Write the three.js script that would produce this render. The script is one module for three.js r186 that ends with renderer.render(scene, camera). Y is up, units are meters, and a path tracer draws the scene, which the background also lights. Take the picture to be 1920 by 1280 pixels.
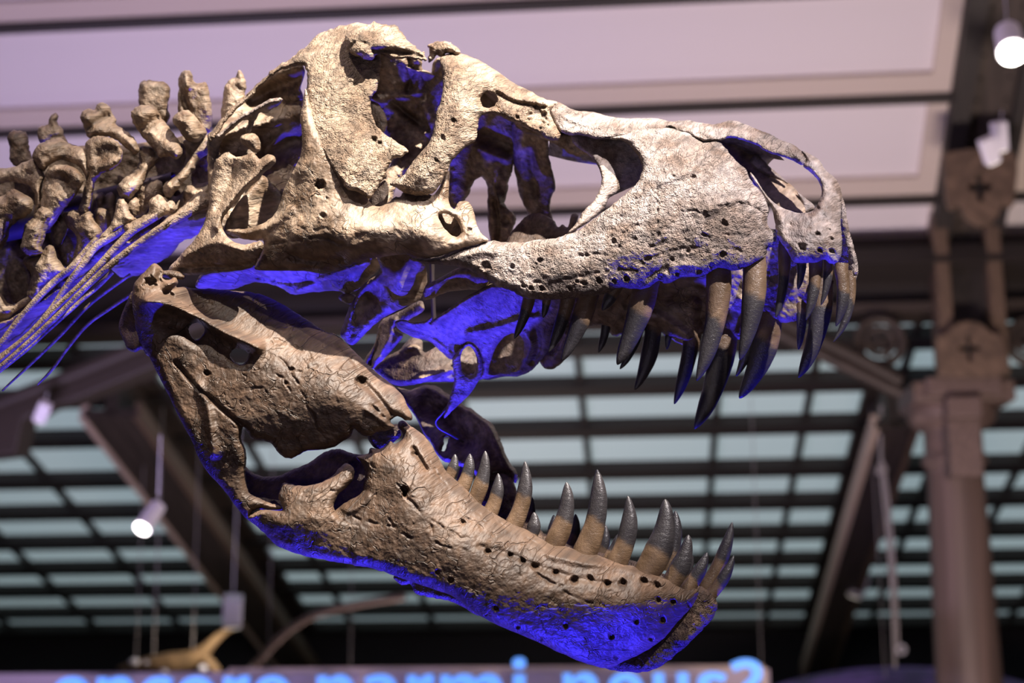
import * as THREE from 'three';
import { ImprovedNoise } from 'three/addons/math/ImprovedNoise.js';
import { FontLoader } from 'three/addons/loaders/FontLoader.js';
import { TextGeometry } from 'three/addons/geometries/TextGeometry.js';
import { RoundedBoxGeometry } from 'three/addons/geometries/RoundedBoxGeometry.js';
import { RectAreaLightUniformsLib } from 'three/addons/lights/RectAreaLightUniformsLib.js';
import { mergeGeometries } from 'three/addons/utils/BufferGeometryUtils.js';

// ---------- camera, sky, exposure ----------
RectAreaLightUniformsLib.init();
const scene = new THREE.Scene();
const renderer = new THREE.WebGLRenderer({ antialias: true });
renderer.toneMapping = THREE.LinearToneMapping;
renderer.toneMappingExposure = 1.0;
renderer.shadowMap.enabled = true;
const FOV = 26, F = 640 / Math.tan(FOV * Math.PI / 360), D0 = 3.0;   // focal length in pixels of the 1920 x 1280 frame; distance of the near side of the head
const camera = new THREE.PerspectiveCamera(FOV, 1.5, 0.05, 200);
camera.filmGauge = 36;
camera.position.set(0, 1.6, 0);
camera.rotation.set(11 * Math.PI / 180, 0, -0.5 * Math.PI / 180, 'YXZ');
camera.focus = 3.02;
camera.userData.fStop = 2.0;
camera.updateMatrixWorld(true);
scene.background = new THREE.Color(0.45, 0.54, 0.57);      // overcast daylight above the glass roof
scene.backgroundIntensity = 0.95;

// ---------- lamps ----------
const LAMPS = [];
function spot(at, to, color, intensity, deg, pen, soft) {
  const l = new THREE.SpotLight(new THREE.Color(...color), intensity, 0, deg * Math.PI / 180, pen, 2);
  l.position.set(...at); l.target.position.set(...to); l.castShadow = true; l.shadow.radius = soft; l.shadow.mapSize.set(2048, 2048); l.shadow.camera.near = 0.1;
  l.name = 'lamp_light'; scene.add(l, l.target);
  LAMPS.push([at, to, color]);
}
spot([1.0, 5.7, -1.7], [-0.28, 2.45, -3], [1, 0.88, 0.76], 250, 14, 0.9, 1.6);      // warm key on the cheek, from above
spot([2.2, 4.9, -0.8], [0.48, 2.62, -3], [1, 0.91, 0.93], 120, 11.5, 0.8, 1.6);      // paler one on the snout
spot([-1.4, 5.6, -1.8], [-0.85, 2.3, -3.2], [1, 0.85, 0.72], 22, 15, 0.7, 1.6);     // on the neck
spot([0.4, 0.25, -3.14], [0.15, 2.2, -3.2], [0.035, 0.025, 1], 50, 34, 0.4, 1.2);    // blue uplight under the head
spot([-0.4, 0.25, -3.3], [-0.75, 2.2, -3.25], [0.035, 0.025, 1], 40, 26, 0.4, 1.2);    // blue uplight under the throat
function wash(at, to, color, intensity, w, h) {
  const l = new THREE.RectAreaLight(new THREE.Color(...color), intensity, w, h);
  l.position.set(...at); l.lookAt(new THREE.Vector3(...to)); l.name = 'wash_light'; scene.add(l);
  LAMPS.push([at, to, color, w, h]);
}
wash([-3.4, 0.5, -7.5], [-2.8, 6, -9.5], [0.71, 0.58, 1], 96, 1.6, 0.5);
wash([2.6, 0.5, -7.5], [2.2, 6, -9.8], [1, 0.82, 0.76], 85, 1.6, 0.5);
wash([-0.5, 0.5, -14.2], [-0.8, 6, -15.2], [1, 0.84, 0.80], 17, 1.6, 0.5);  // added unseen washer that brightens the aisle roof and girders
wash([-0.6, 0.5, 3.2], [-0.4, 6.5, 2.2], [0.90, 0.80, 1], 32, 1.6, 0.5);                        // added unseen washer behind the viewer: soft fill off ceiling and wall

// ---------- small helpers ----------
const noise = new ImprovedNoise();
const N = (x, y, z = 0) => noise.noise(x, y, z);
const fbm = (x, y, z, o = 4) => { let s = 0, a = 0.5; for (let i = 0; i < o; i++) { s += a * N(x, y, z); x = x * 2.03 + 7.1; y = y * 2.03 + 3.7; z = z * 2.03 + 1.3; a *= 0.5; } return s; };
let seed = 7;
const rnd = () => { seed = (seed * 1664525 + 1013904223) >>> 0; return seed / 4294967296; };
const clamp = (x, a = 0, b = 1) => Math.min(b, Math.max(a, x));
const smooth = (a, b, x) => { const t = clamp((x - a) / (b - a)); return t * t * (3 - 2 * t); };
const taken = {};
const numbered = (n) => { const k = taken[n] = (taken[n] ?? -1) + 1; return k ? n + '_' + String(k).padStart(3, '0') : n; };
function tag(o, label, category, group, kind) { Object.assign(o.userData, { label, category }); if (group) o.userData.group = group; if (kind) o.userData.kind = kind; return o; }
function mesh(name, geo, mat, parent, label) {
  const m = new THREE.Mesh(geo, mat); m.castShadow = m.receiveShadow = true;
  m.name = parent === scene ? numbered(name) : name; parent.add(m); if (label) m.userData.label = label; return m;
}
function group(name, parent = scene) { const g = new THREE.Group(); g.name = parent === scene ? numbered(name) : name; parent.add(g); return g; }
const LEAN = 0.19;                                        // the head stands upright although the view looks up
const CAMM = camera.matrixWorld;
const V = (px, py, w, out = new THREE.Vector3()) => { const d = D0 - w + LEAN * (640 - py) / F * D0; return out.set((px - 960) / F * d, -(py - 640) / F * d, -d).applyMatrix4(CAMM); };   // a point of the head: where it shows and how far it stands out (metres) from the near side
// ---------- the hall: axes turned a little against the view ----------
const YAW = -5 * Math.PI / 180;
const toHall = new THREE.Matrix4().makeRotationY(-YAW);
const ray = (px, py) => new THREE.Vector3((px - 960) / F, -(py - 640) / F, -1).applyMatrix4(CAMM).sub(camera.position).applyMatrix4(toHall);     // view direction, hall axes
const C0 = camera.position.clone().applyMatrix4(toHall);
const at = (px, py, Z) => { const r = ray(px, py); return r.multiplyScalar((-Z - C0.z) / r.z).add(C0); };     // on the upright plane z = -Z
function onPlane(px, py, p, n) { const r = ray(px, py); return r.multiplyScalar(n.dot(p.clone().sub(C0)) / n.dot(r)).add(C0); }
function hall(name, parent = scene) { const g = group(name, parent); if (parent === scene) g.rotation.y = YAW; return g; }
const struct = (g) => { g.userData.kind = 'structure'; return g; };
const std = (c, rough = 0.8, extra = {}) => new THREE.MeshStandardMaterial({ color: new THREE.Color(...c), roughness: rough, ...extra });
function grain(w, h, f) { const d = new Uint8Array(w * h * 4); for (let y = 0; y < h; y++) for (let x = 0; x < w; x++) { const c = f(x, y), i = 4 * (y * w + x); d[i] = c[0]; d[i + 1] = c[1]; d[i + 2] = c[2]; d[i + 3] = 255; } const t = new THREE.DataTexture(d, w, h); t.wrapS = t.wrapT = THREE.RepeatWrapping; t.magFilter = THREE.LinearFilter; t.minFilter = THREE.LinearMipmapLinearFilter; t.generateMipmaps = true; t.needsUpdate = true; return t; }
const tile = (f, w) => (x, y) => { const u = x / w * 2 * Math.PI, v = y / w * 2 * Math.PI; return f(Math.cos(u), Math.sin(u), Math.cos(v), Math.sin(v)); };
const wornMap = grain(256, 256, (x, y) => { const u = x / 256 * 2 * Math.PI, v = y / 256 * 2 * Math.PI; const n = fbm(2 * Math.cos(u) + 9, 2 * Math.sin(u) + 2 * Math.cos(v), 2 * Math.sin(v), 5); const k = 205 + 95 * n; return [k, k, k].map((q) => clamp(q, 0, 255)); });
wornMap.colorSpace = THREE.SRGBColorSpace;
const M = {
  plaster: std([0.72, 0.66, 0.66], 0.9), border: std([0.58, 0.49, 0.42], 0.85), darkBeam: std([0.035, 0.026, 0.022], 0.6, { map: wornMap }),
  iron: std([0.085, 0.062, 0.05], 0.55, { map: wornMap, metalness: 0.2 }), ochre: std([0.20, 0.13, 0.085], 0.6, { map: wornMap }), columnPaint: std([0.23, 0.155, 0.13], 0.55, { map: wornMap }),
  wall: std([0.028, 0.026, 0.032], 0.9), floor: std([0.16, 0.13, 0.11], 0.6), paleRail: std([0.55, 0.42, 0.34], 0.6), whiteMetal: std([0.75, 0.72, 0.78], 0.45), wire: std([0.42, 0.38, 0.38], 0.5, { metalness: 0.4 }),
  hide: std([0.34, 0.21, 0.10], 0.7, { map: wornMap }), rod: std([0.17, 0.11, 0.09], 0.6), black: std([0.02, 0.02, 0.022], 0.5),
  purple: std([0.20, 0.08, 0.36], 0.6), darkPurple: std([0.07, 0.035, 0.13], 0.7), umber: std([0.04, 0.028, 0.02], 0.6), lilacWall: std([0.42, 0.34, 0.40], 0.8),
};
const box = (x0, y0, z0, x1, y1, z1, r = 0) => { const w = Math.abs(x1 - x0), h = Math.abs(y1 - y0), d = Math.abs(z1 - z0); const g = r ? new RoundedBoxGeometry(w, h, d, 2, Math.min(r, w / 2.01, h / 2.01, d / 2.01)) : new THREE.BoxGeometry(w, h, d); return g.translate((x0 + x1) / 2, (y0 + y1) / 2, (z0 + z1) / 2); };
const pbox = (a, b, c, d, Z, deep, r = 0) => { const p = at(a, (b + d) / 2, Z), q = at(c, (b + d) / 2, Z), t = at((a + c) / 2, b, Z), u = at((a + c) / 2, d, Z); return box(p.x, u.y, -Z, q.x, t.y, -Z - deep, r); };
function tube(pts, r, seg = 24, rs = 8, closed = false) { return new THREE.TubeGeometry(new THREE.CatmullRomCurve3(pts, closed, 'centripetal'), seg, r, rs, closed); }
const cyl = (a, b, r0, r1 = r0, n = 20) => { const d = b.clone().sub(a), g = new THREE.CylinderGeometry(r1, r0, d.length(), n); g.translate(0, d.length() / 2, 0); return g.applyQuaternion(new THREE.Quaternion().setFromUnitVectors(new THREE.Vector3(0, 1, 0), d.normalize())).translate(a.x, a.y, a.z); };
function frameBox(o, ex, ey, ez, sx, sy, sz) {      // a box spanned along three directions from a corner
  const g = new THREE.BoxGeometry(1, 1, 1).translate(0.5, 0.5, 0.5); const m = new THREE.Matrix4().makeBasis(ex.clone().multiplyScalar(sx), ey.clone().multiplyScalar(sy), ez.clone().multiplyScalar(sz)).setPosition(o); g.applyMatrix4(m); if (m.determinant() < 0) { const q = g.index.array; for (let i = 0; i < q.length; i += 3) { const t = q[i]; q[i] = q[i + 1]; q[i + 1] = t; } } return g;
}
const X = new THREE.Vector3(1, 0, 0), Y = new THREE.Vector3(0, 1, 0);
const ZC = 12;                                         // the row of columns

// shell
const floor = struct(hall('floor')); mesh('floor_slab', box(-14, -0.2, 8, 14, 0, -26), M.floor, floor); tag(floor, 'dark polished hall floor below the suspended exhibits', 'floor');
for (const [n, g] of [['wall_left', box(-14.3, 0, 8, -14, 9, -26)], ['wall_right', box(14, 0, 8, 14.3, 9, -26)], ['wall_near', box(-14, 0, 8, 14, 9, 8.3)]]) { const w = struct(hall(n)); mesh('wall_surface', g, n === 'wall_near' ? M.lilacWall : M.wall, w); tag(w, { wall_left: 'dark plain hall wall off to the neck side', wall_right: 'dark plain hall wall beyond the iron column', wall_near: 'plain lilac hall wall behind the viewer' }[n], 'wall'); }

// coffered ceiling above the row of columns, rising towards the viewer
{
  const c = struct(hall('ceiling')); tag(c, 'lilac-lit coffered plaster ceiling with beige borders and thin dark beams', 'ceiling');
  const A = at(960, 478, ZC + 0.2), B = at(960, -30, 10.1), up = B.clone().sub(A); up.x = 0; const L = up.length(); up.normalize();
  const nrm = new THREE.Vector3().crossVectors(X, up).normalize(); if (nrm.y > 0) nrm.negate();        // faces the viewer
  const S = (px, py) => { const p = onPlane(px, py, A, nrm); return [p.x, p.clone().sub(A).dot(up)]; };
  const P = (x, s, h) => new THREE.Vector3(x, A.y, A.z).addScaledVector(up, s).addScaledVector(nrm, h);
  const slab = (x0, x1, s0, s1, h0, h1) => frameBox(P(x0, s0, h0), X, up, nrm, x1 - x0, s1 - s0, h1 - h0);
  const ys = [480, 396, 211, 8, -170].map((y) => S(960, y)[1]);
  while (P(0, ys[ys.length - 1], 0).y < 6.6) ys.push(ys[ys.length - 1] + 0.85);
  const YL = ys[ys.length - 1];
  const xr = S(1748, 400)[0], xr2 = S(1897, 300)[0];
  mesh('backing', slab(-14, 14, -0.1, YL, -0.35, -0.12), M.plaster, c);
  const bays = [[-13, -7.9], [-7.7, xr], [xr2, 9]];
  for (let i = 0; i + 1 < ys.length; i++) {
    const b = group('beam_row', c); b.userData.label = 'thin dark beam between coffers';
    mesh('beam', slab(-14, 14, ys[i] - 0.035, ys[i] + 0.035, -0.14, 0.05), M.darkBeam, b);
    for (const [x0, x1] of bays) {
      const s0 = ys[i] + 0.035, s1 = ys[i + 1] - 0.035, bw = i ? 0.17 : 0.02;
      const rim = mergeGeometries([slab(x0, x1, s0, s0 + bw, -0.13, 0), slab(x0, x1, s1 - bw * 0.12, s1, -0.13, 0), slab(x0, x0 + bw * 0.9, s0 + bw, s1 - bw * 0.12, -0.13, 0), slab(x1 - bw * 0.9, x1, s0 + bw, s1 - bw * 0.12, -0.13, 0)]);
      mesh('coffer_border', rim, M.border, c);
      mesh('coffer_panel', slab(x0 + bw * 0.9, x1 - bw * 0.9, s0 + bw, s1 - bw * 0.12, -0.13, -0.045), M.plaster, c);
    }
  }
  for (const x of [-7.8, 9.1]) mesh('ceiling_rib', slab(x - 0.1, x + 0.1, -0.1, YL, -0.14, 0.12), M.darkBeam, c);
  const e = P(0, YL, -0.1);                                             // flat ceiling on towards the viewer
  mesh('flat_field', box(-14, e.y - 0.02, e.z, 14, e.y + 0.25, 8.3), M.plaster, c);
  // the rib that climbs from the column
  const rb = struct(hall('trim_1')); tag(rb, 'broad dark iron rib climbing the ceiling above the column', 'roof rib');
  mesh('rib_flange', slab(xr, xr + 0.14, -0.1, YL, -0.1, 0.16), M.darkBeam, rb);
  mesh('rib_web', slab(xr + 0.14, xr2 - 0.1, -0.1, YL, -0.12, 0.07), M.iron, rb);
  mesh('rib_flange', slab(xr2 - 0.1, xr2, -0.1, YL, -0.1, 0.16), M.darkBeam, rb);
  for (let k = 0; k < 16; k++) for (const e of [0.19, xr2 - xr - 0.15]) { const o = P(xr + e, 0.25 + k * 0.2, 0.075); mesh('rivet', new THREE.SphereGeometry(0.016, 8, 6).translate(o.x, o.y, o.z), M.darkBeam, rb); }
}
// dark entablature between ceiling and glass roof
{
  const t = struct(hall('trim_2')); tag(t, 'dark iron beam carried by the columns under the coffered ceiling', 'beam');
  const top = at(960, 478, ZC + 0.2).y, low = at(960, 596, ZC + 0.2).y;
  mesh('beam_web', box(-14, low, -ZC - 0.2, 14, top + 0.1, -ZC - 0.5), M.darkBeam, t);
  mesh('lower_flange', box(-14, low - 0.06, -ZC - 0.08, 14, low + 0.02, -ZC - 0.6), M.iron, t);
  mesh('upper_flange', box(-14, top - 0.05, -ZC - 0.05, 14, top + 0.02, -ZC - 0.4), M.iron, t);
  for (const [px, py, r] of [[1650, 640, 42], [1932, 640, 40]]) {
    const o = at(px, py, ZC); const ring = hall('scroll_ring'); tag(ring, px < 1800 ? 'round iron scroll ornament beside the column head, under the beam' : 'round iron scroll ornament on the outer side of the column head', 'ornament');
    mesh('outer_ring', new THREE.TorusGeometry(r / F * ZC, 0.035, 12, 36).translate(o.x, o.y, o.z), M.iron, ring);
    mesh('inner_ring', new THREE.TorusGeometry(r / F * ZC * 0.6, 0.025, 12, 30).translate(o.x, o.y, o.z), M.iron, ring);
    for (let k = 0; k < 4; k++) { const a = k * Math.PI / 2 + 0.4, c = Math.cos(a), s = Math.sin(a), R = r / F * ZC; mesh('spoke', cyl(new THREE.Vector3(o.x + c * R * 0.1, o.y + s * R * 0.1, o.z), new THREE.Vector3(o.x + c * R, o.y + s * R, o.z), 0.018), M.iron, ring); }
  }
}
// glass roof of the aisle behind, sloping down and away
const glassM = new THREE.MeshPhysicalMaterial({ color: new THREE.Color(0.88, 0.96, 0.97), roughness: 0.95, transmission: 0.75, thickness: 0, side: THREE.DoubleSide });
{
  const w = struct(hall('window_1')); tag(w, 'sloping skylight roof of milky bluish panes in a dark bar grid', 'skylight');
  const P0 = at(960, 600, 12.6), dn = new THREE.Vector3(0, -Math.sin(18 * Math.PI / 180), -Math.cos(18 * Math.PI / 180)), nr = new THREE.Vector3().crossVectors(dn, X).normalize(); if (nr.y > 0) nr.negate();
  const S = (px, py) => { const p = onPlane(px, py, P0, nr); return [p.x, p.sub(P0).dot(dn)]; };
  const P = (x, s, h) => new THREE.Vector3(x, P0.y, P0.z).addScaledVector(dn, s).addScaledVector(nr, h);
  const slab = (x0, x1, s0, s1, h0, h1) => frameBox(P(x0, s0, h0), X, dn, nr, x1 - x0, s1 - s0, h1 - h0);
  const ss = [570, 642, 718, 796, 876, 938, 996, 1046, 1090, 1132, 1166].map((y) => S(960, y)[1]);
  const xs = [-640, -430, -210, 8, 250, 450, 660, 880, 1097, 1340, 1505, 1660, 1773, 1945, 2120, 2330].map((px) => S(px, 800)[0]);
  const sEnd = ss[ss.length - 1];
  for (let i = 0; i + 1 < ss.length; i++) for (let j = 0; j + 1 < xs.length; j++) mesh('pane', new THREE.PlaneGeometry(xs[j + 1] - xs[j], ss[i + 1] - ss[i]).applyMatrix4(new THREE.Matrix4().makeBasis(X, dn, nr.clone().negate()).setPosition(P((xs[j] + xs[j + 1]) / 2, (ss[i] + ss[i + 1]) / 2, -0.008))), glassM, w);
  for (const s of ss) mesh('glazing_bar', slab(xs[0], xs[xs.length - 1], s - 0.105, s + 0.105, -0.01, 0.12), M.darkBeam, w);
  for (const x of xs) mesh('mullion', slab(x - 0.032, x + 0.032, ss[0], sEnd, -0.01, 0.06), M.darkBeam, w);
  // roof closed around the glass
  const r = struct(hall('trim_3')); tag(r, 'dark boarding closing the roof round the skylight', 'roof');
  mesh('upper_boarding', slab(-14, 14, ss[0] - 0.5, ss[0], -0.15, 0), M.darkBeam, r);
  mesh('lower_boarding', slab(-14, 14, sEnd, sEnd + 3, -0.15, 0), M.wall, r);
  mesh('side_boarding', slab(-14, xs[0], ss[0], sEnd, -0.15, 0), M.darkBeam, r);
  mesh('side_boarding', slab(xs[xs.length - 1], 14, ss[0], sEnd, -0.15, 0), M.darkBeam, r);
  // girders under the slope
  const girder = (name, label, ptop, wTop, flangeMat) => {
    const g = struct(hall(name)); tag(g, label, 'girder');
    const x0 = S(ptop[0], ptop[1])[0], s0 = S(ptop[0], ptop[1])[1] - 0.6;
    mesh('web', slab(x0 - 0.06, x0 + 0.06, s0, sEnd + 1, 0, 0.62), M.iron, g);
    mesh('lower_flange', slab(x0 - wTop / 2, x0 + wTop / 2, s0, sEnd + 1, 0.56, 0.64), M.iron, g);
    mesh('flange_edge', slab(x0 - wTop / 2 - 0.03, x0 - wTop / 2 + 0.03, s0, sEnd + 1, 0.5, 0.66), flangeMat, g);
    mesh('flange_edge', slab(x0 + wTop / 2 - 0.03, x0 + wTop / 2 + 0.03, s0, sEnd + 1, 0.5, 0.66), M.ochre, g);
    mesh('upper_flange', slab(x0 - wTop / 2, x0 + wTop / 2, s0, sEnd + 1, 0.02, 0.08), M.iron, g);
    return { g, x0, P, nr };
  };
  girder('trim_4', 'deep dark roof girder slanting under the skylight behind the jaw hinge', [262, 720], 0.5, M.paleRail);
  girder('trim_5', 'brown roof girder slanting under the skylight left of the iron column', [1650, 740], 0.36, M.paleRail);
  // far wall below the eaves
  const f = P(0, sEnd + 0.2, 0), fw = struct(hall('wall_far')); tag(fw, 'dark far wall of the aisle under the skylight eaves', 'wall');
  mesh('upper_wall', box(-14, 2.2, f.z, 14, f.y + 0.4, f.z - 0.3), M.wall, fw);
  const zl = -f.z - 0.6, yl = at(960, 1256, zl).y;
  mesh('lower_wall', box(-14, 0, f.z, 14, 2.2, f.z - 0.3), M.wall, fw);
  M.roofZ = (px, py) => -onPlane(px, py, P0, nr).z;
}
// gallery rail, parapet and lettering
const ZR = 11.2;
{
  const g = hall('gallery_parapet'); tag(g, 'lilac gallery parapet with a pale handrail behind the blue lettering', 'parapet');
  const yl = at(960, 1254, ZR).y;
  mesh('handrail', cyl(new THREE.Vector3(at(430, 1256, ZR).x, yl, -ZR), new THREE.Vector3(at(1432, 1248, ZR).x, yl, -ZR), 0.022, 0.022, 14), M.paleRail, g);
  mesh('parapet_wall', box(-12, 0, -ZR - 0.15, at(1445, 1250, ZR).x, yl - 0.015, -ZR - 0.3), M.lilacWall, g);
  for (const px of [430, 680, 930, 1180, 1430]) { const x = at(px, 1256, ZR).x; mesh('post', cyl(new THREE.Vector3(x, 0, -ZR), new THREE.Vector3(x, yl, -ZR), 0.02), M.paleRail, g); }
  const font = await new FontLoader().loadAsync('fonts/droid/droid_sans_bold.typeface.json');
  const ZT = 10.6, size = 0.40, blue = new THREE.MeshStandardMaterial({ color: new THREE.Color(0.10, 0.30, 0.80), roughness: 0.6, emissive: new THREE.Color(0.10, 0.34, 0.95), emissiveIntensity: 0.75 });
  for (const [word, x0, x1, top] of [['encore', 106, 546, 1262], ['parmi', 598, 986, 1258], ['nous?', 1056, 1428, 1254]]) {
    const s = hall('sign_word'); tag(s, 'glowing blue sign lettering reading ' + word.replace('?', '') + (word.includes('?') ? ' with a question mark' : ''), 'sign', 'blue sign lettering on the parapet');
    const pa = at(x0, top, ZT), pb = at(x1, top, ZT), probe = new TextGeometry(word, { font, size: 1, depth: 0.1, curveSegments: 6 }); probe.computeBoundingBox(); const k = (pb.x - pa.x) / (probe.boundingBox.max.x - probe.boundingBox.min.x);
    let x = pa.x - probe.boundingBox.min.x * k; const xh = 0.55 * 1.0;
    for (const ch of word) {
      const geo = new TextGeometry(ch, { font, size: k, depth: 0.06, curveSegments: 6 }); const adv = font.data.glyphs[ch].ha / font.data.resolution * k;
      mesh('letter', geo.translate(x, pa.y - xh * k * 1.52, -ZT), blue, s); x += adv;
    }
  }
}
// iron column with bracketed head
{
  const c = hall('iron_column'); tag(c, 'brown cast iron column with moulded capital and bracket plate', 'column');
  const cx = (py) => at(1806 + (py - 860) * 0.04, py, ZC), R = (px) => px / F * ZC;
  const y = (py) => cx(py).y, x = at(1808, 880, ZC).x;
  const prof = [[0, 62], [0.0, 62], [y(1270) - 0, 62]];
  const shaft = new THREE.LatheGeometry([[R(62), 0], [R(60), y(1270)], [R(52), y(880)], [R(52), y(868)], [R(60), y(862)], [R(62), y(852)], [R(58), y(845)], [R(54), y(838)], [R(54), y(800)], [R(62), y(795)], [R(76), y(785)], [R(84), y(770)], [R(86), y(758)], [R(80), y(748)], [R(86), y(742)], [0.001, y(740)]].map((p) => new THREE.Vector2(...p)), 40).translate(x, 0, -ZC - 0.35);
  mesh('shaft', shaft, M.columnPaint, c);
  const Zf = ZC - 0.12;
  mesh('abacus', pbox(1712, 712, 1905, 752, Zf + 0.1, 0.75, 0.02), M.columnPaint, c);
  mesh('abacus_upper', pbox(1738, 704, 1880, 740, Zf, 0.3, 0.02), M.columnPaint, c);
  mesh('bracket_block', pbox(1776, 742, 1842, 782, Zf - 0.08, 0.35, 0.015), M.columnPaint, c);
  mesh('bracket_plate', pbox(1780, 782, 1842, 892, Zf + 0.02, 0.3, 0.012), M.columnPaint, c);
  // pier above: two flanges, dark web, two ornamental plates
  mesh('pier_web', pbox(1770, 395, 1880, 700, ZC + 0.02, 0.15), M.darkBeam, c);
  mesh('pier_flange', pbox(1757, 400, 1785, 702, Zf, 0.3, 0.01), M.ochre, c);
  mesh('pier_flange', pbox(1856, 400, 1884, 702, Zf, 0.3, 0.01), M.ochre, c);
  const plate = (px, pyTop, pyBot, hw, lobes, Z, name) => {
    const o = at(px, (pyTop + pyBot) / 2, Z), k = Z / F, sh = new THREE.Shape(), h = (pyBot - pyTop) / 2;
    const pts = lobes.map(([a, b]) => [a * hw * k, b * h * k]); sh.moveTo(...pts[0]); sh.splineThru(pts.slice(1).map((p) => new THREE.Vector2(...p)));
    const hole = new THREE.Path(); for (let i = 0; i <= 40; i++) { const a = i / 40 * 2 * Math.PI, r = (0.20 + 0.10 * Math.cos(4 * a)) * hw * k * 1.25; const q = [r * Math.sin(a), r * Math.cos(a) * 1.3 + 0.0]; i ? hole.lineTo(...q) : hole.moveTo(...q); } sh.holes.push(hole);
    mesh(name, new THREE.ExtrudeGeometry(sh, { depth: 0.05, bevelEnabled: true, bevelSize: 0.008, bevelThickness: 0.008, bevelSegments: 2, curveSegments: 8 }).translate(o.x, o.y, o.z), M.ochre, c);
    const o2 = o.clone(); mesh('plate_recess', box(o2.x - hw * k * 0.5, o2.y - h * k * 0.7, o2.z - 0.03, o2.x + hw * k * 0.5, o2.y + h * k * 0.7, o2.z - 0.06), M.black, c);
  };
  plate(1834, 285, 425, 62, [[-1, 1], [1, 1], [0.98, -0.3], [0.85, -0.55], [0.62, -0.45], [0.45, -0.8], [0, -1.02], [-0.45, -0.8], [-0.62, -0.45], [-0.85, -0.55], [-0.98, -0.3], [-1, 1]], 10.9, 'ornament_plate');
  plate(1815, 606, 704, 58, [[-1, -1], [1, -1], [1, 0.35], [0.7, 0.55], [0.4, 0.9], [0, 1], [-0.4, 0.9], [-0.7, 0.55], [-1, 0.35], [-1, -1]], Zf - 0.05, 'ornament_plate');
}
// curved iron bracket at the far left, carrying a slanting strut
{
  const b = hall('iron_bracket'); tag(b, 'brown iron bracket with a curved knee and slanting strut under the rib bones', 'bracket');
  const Z = 11.5, p = (x, y) => at(x, y, Z), sh = new THREE.Shape();
  const o = p(0, 700), L = [[-260, 560], [-120, 700], [0, 768], [130, 712], [290, 655], [300, 690], [150, 752], [100, 762], [55, 790], [42, 850], [-10, 856], [-60, 850], [-160, 800], [-260, 720]].map(([x, y]) => { const q = p(x, y); return new THREE.Vector2(q.x - o.x, q.y - o.y); });
  sh.moveTo(L[0].x, L[0].y); for (const q of L.slice(1)) sh.lineTo(q.x, q.y);
  mesh('knee', new THREE.ExtrudeGeometry(sh, { depth: 0.25, bevelEnabled: true, bevelSize: 0.02, bevelThickness: 0.02, bevelSegments: 2 }).translate(o.x, o.y, o.z - 0.1), M.umber, b);
  mesh('strut', tube([p(-20, 778), p(140, 716), p(300, 650), p(420, 600)].map((q) => q.add(new THREE.Vector3(0, 0, 0.2))), 0.06, 12, 10), M.umber, b);
  const st2 = hall('roof_strut'); tag(st2, 'brown roof strut running up to the girder beside the iron column', 'strut');
  const q = (x, y) => at(x, y, 11.9);
  mesh('strut_tube', tube([q(1420, 575), q(1500, 620), q(1600, 668), q(1690, 715)], 0.055, 12, 10), M.umber, st2);
  mesh('strut_tube', tube([q(1420, 600), q(1500, 645), q(1600, 694), q(1690, 738)], 0.05, 12, 10), M.iron, st2);
}
// hanging wires
function wire(px0, py0, px1, py1, r, label) { const Z = M.roofZ(px0, py0), g = hall('hanging_wire'); tag(g, label, 'wire'); const a = at(px0, py0, Z), b = at(px1, py1, Z); a.x = (a.x + b.x) / 2; b.x = a.x; mesh('strand', cyl(a, b, r, r, 8), M.wire, g); return g; }
wire(306, 742, 288, 1240, 0.006, 'long pale suspension wire passing beside the lit ceiling lamp');
wire(374, 745, 364, 1235, 0.004, 'thin suspension wire dropping to the horned model middle');
wire(268, 745, 262, 1240, 0.0035, 'thin dark suspension wire at the pale fitting of the horned model');
wire(1412, 745, 1424, 1250, 0.004, 'thin suspension wire in front of the skylight under the upper teeth');
wire(1648, 745, 1642, 1270, 0.005, 'thin wire beside the knotted cord near the column');
wire(510, 745, 508, 1235, 0.0035, 'thin wire dropping to the brown diagonal pole');
wire(660, 745, 660, 1250, 0.0035, 'thin wire in front of the dark far wall below the jaw');
{
  const g = hall('knotted_cord'); tag(g, 'pale doubled cord with a ring at its lower end beside the column', 'cord');
  const ZK = M.roofZ(1652, 745) - 0.7, p = (x, y) => at(x, y, ZK);
  mesh('strand', tube([p(1652, 760), p(1652, 866), p(1660, 960), p(1672, 1100), p(1678, 1252)], 0.016, 20, 8), M.wire, g);
  mesh('strand', tube([p(1656, 866), p(1668, 960), p(1679, 1100), p(1684, 1214)], 0.014, 20, 8), M.wire, g);
  const o = p(1690, 1217); mesh('ring', new THREE.TorusGeometry(0.035, 0.014, 8, 20).translate(o.x, o.y, o.z), M.whiteMetal, g);
  const k = p(1652, 880); mesh('knot', new THREE.TorusKnotGeometry(0.03, 0.013, 40, 6).translate(k.x, k.y, k.z), M.wire, g);
}
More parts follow.
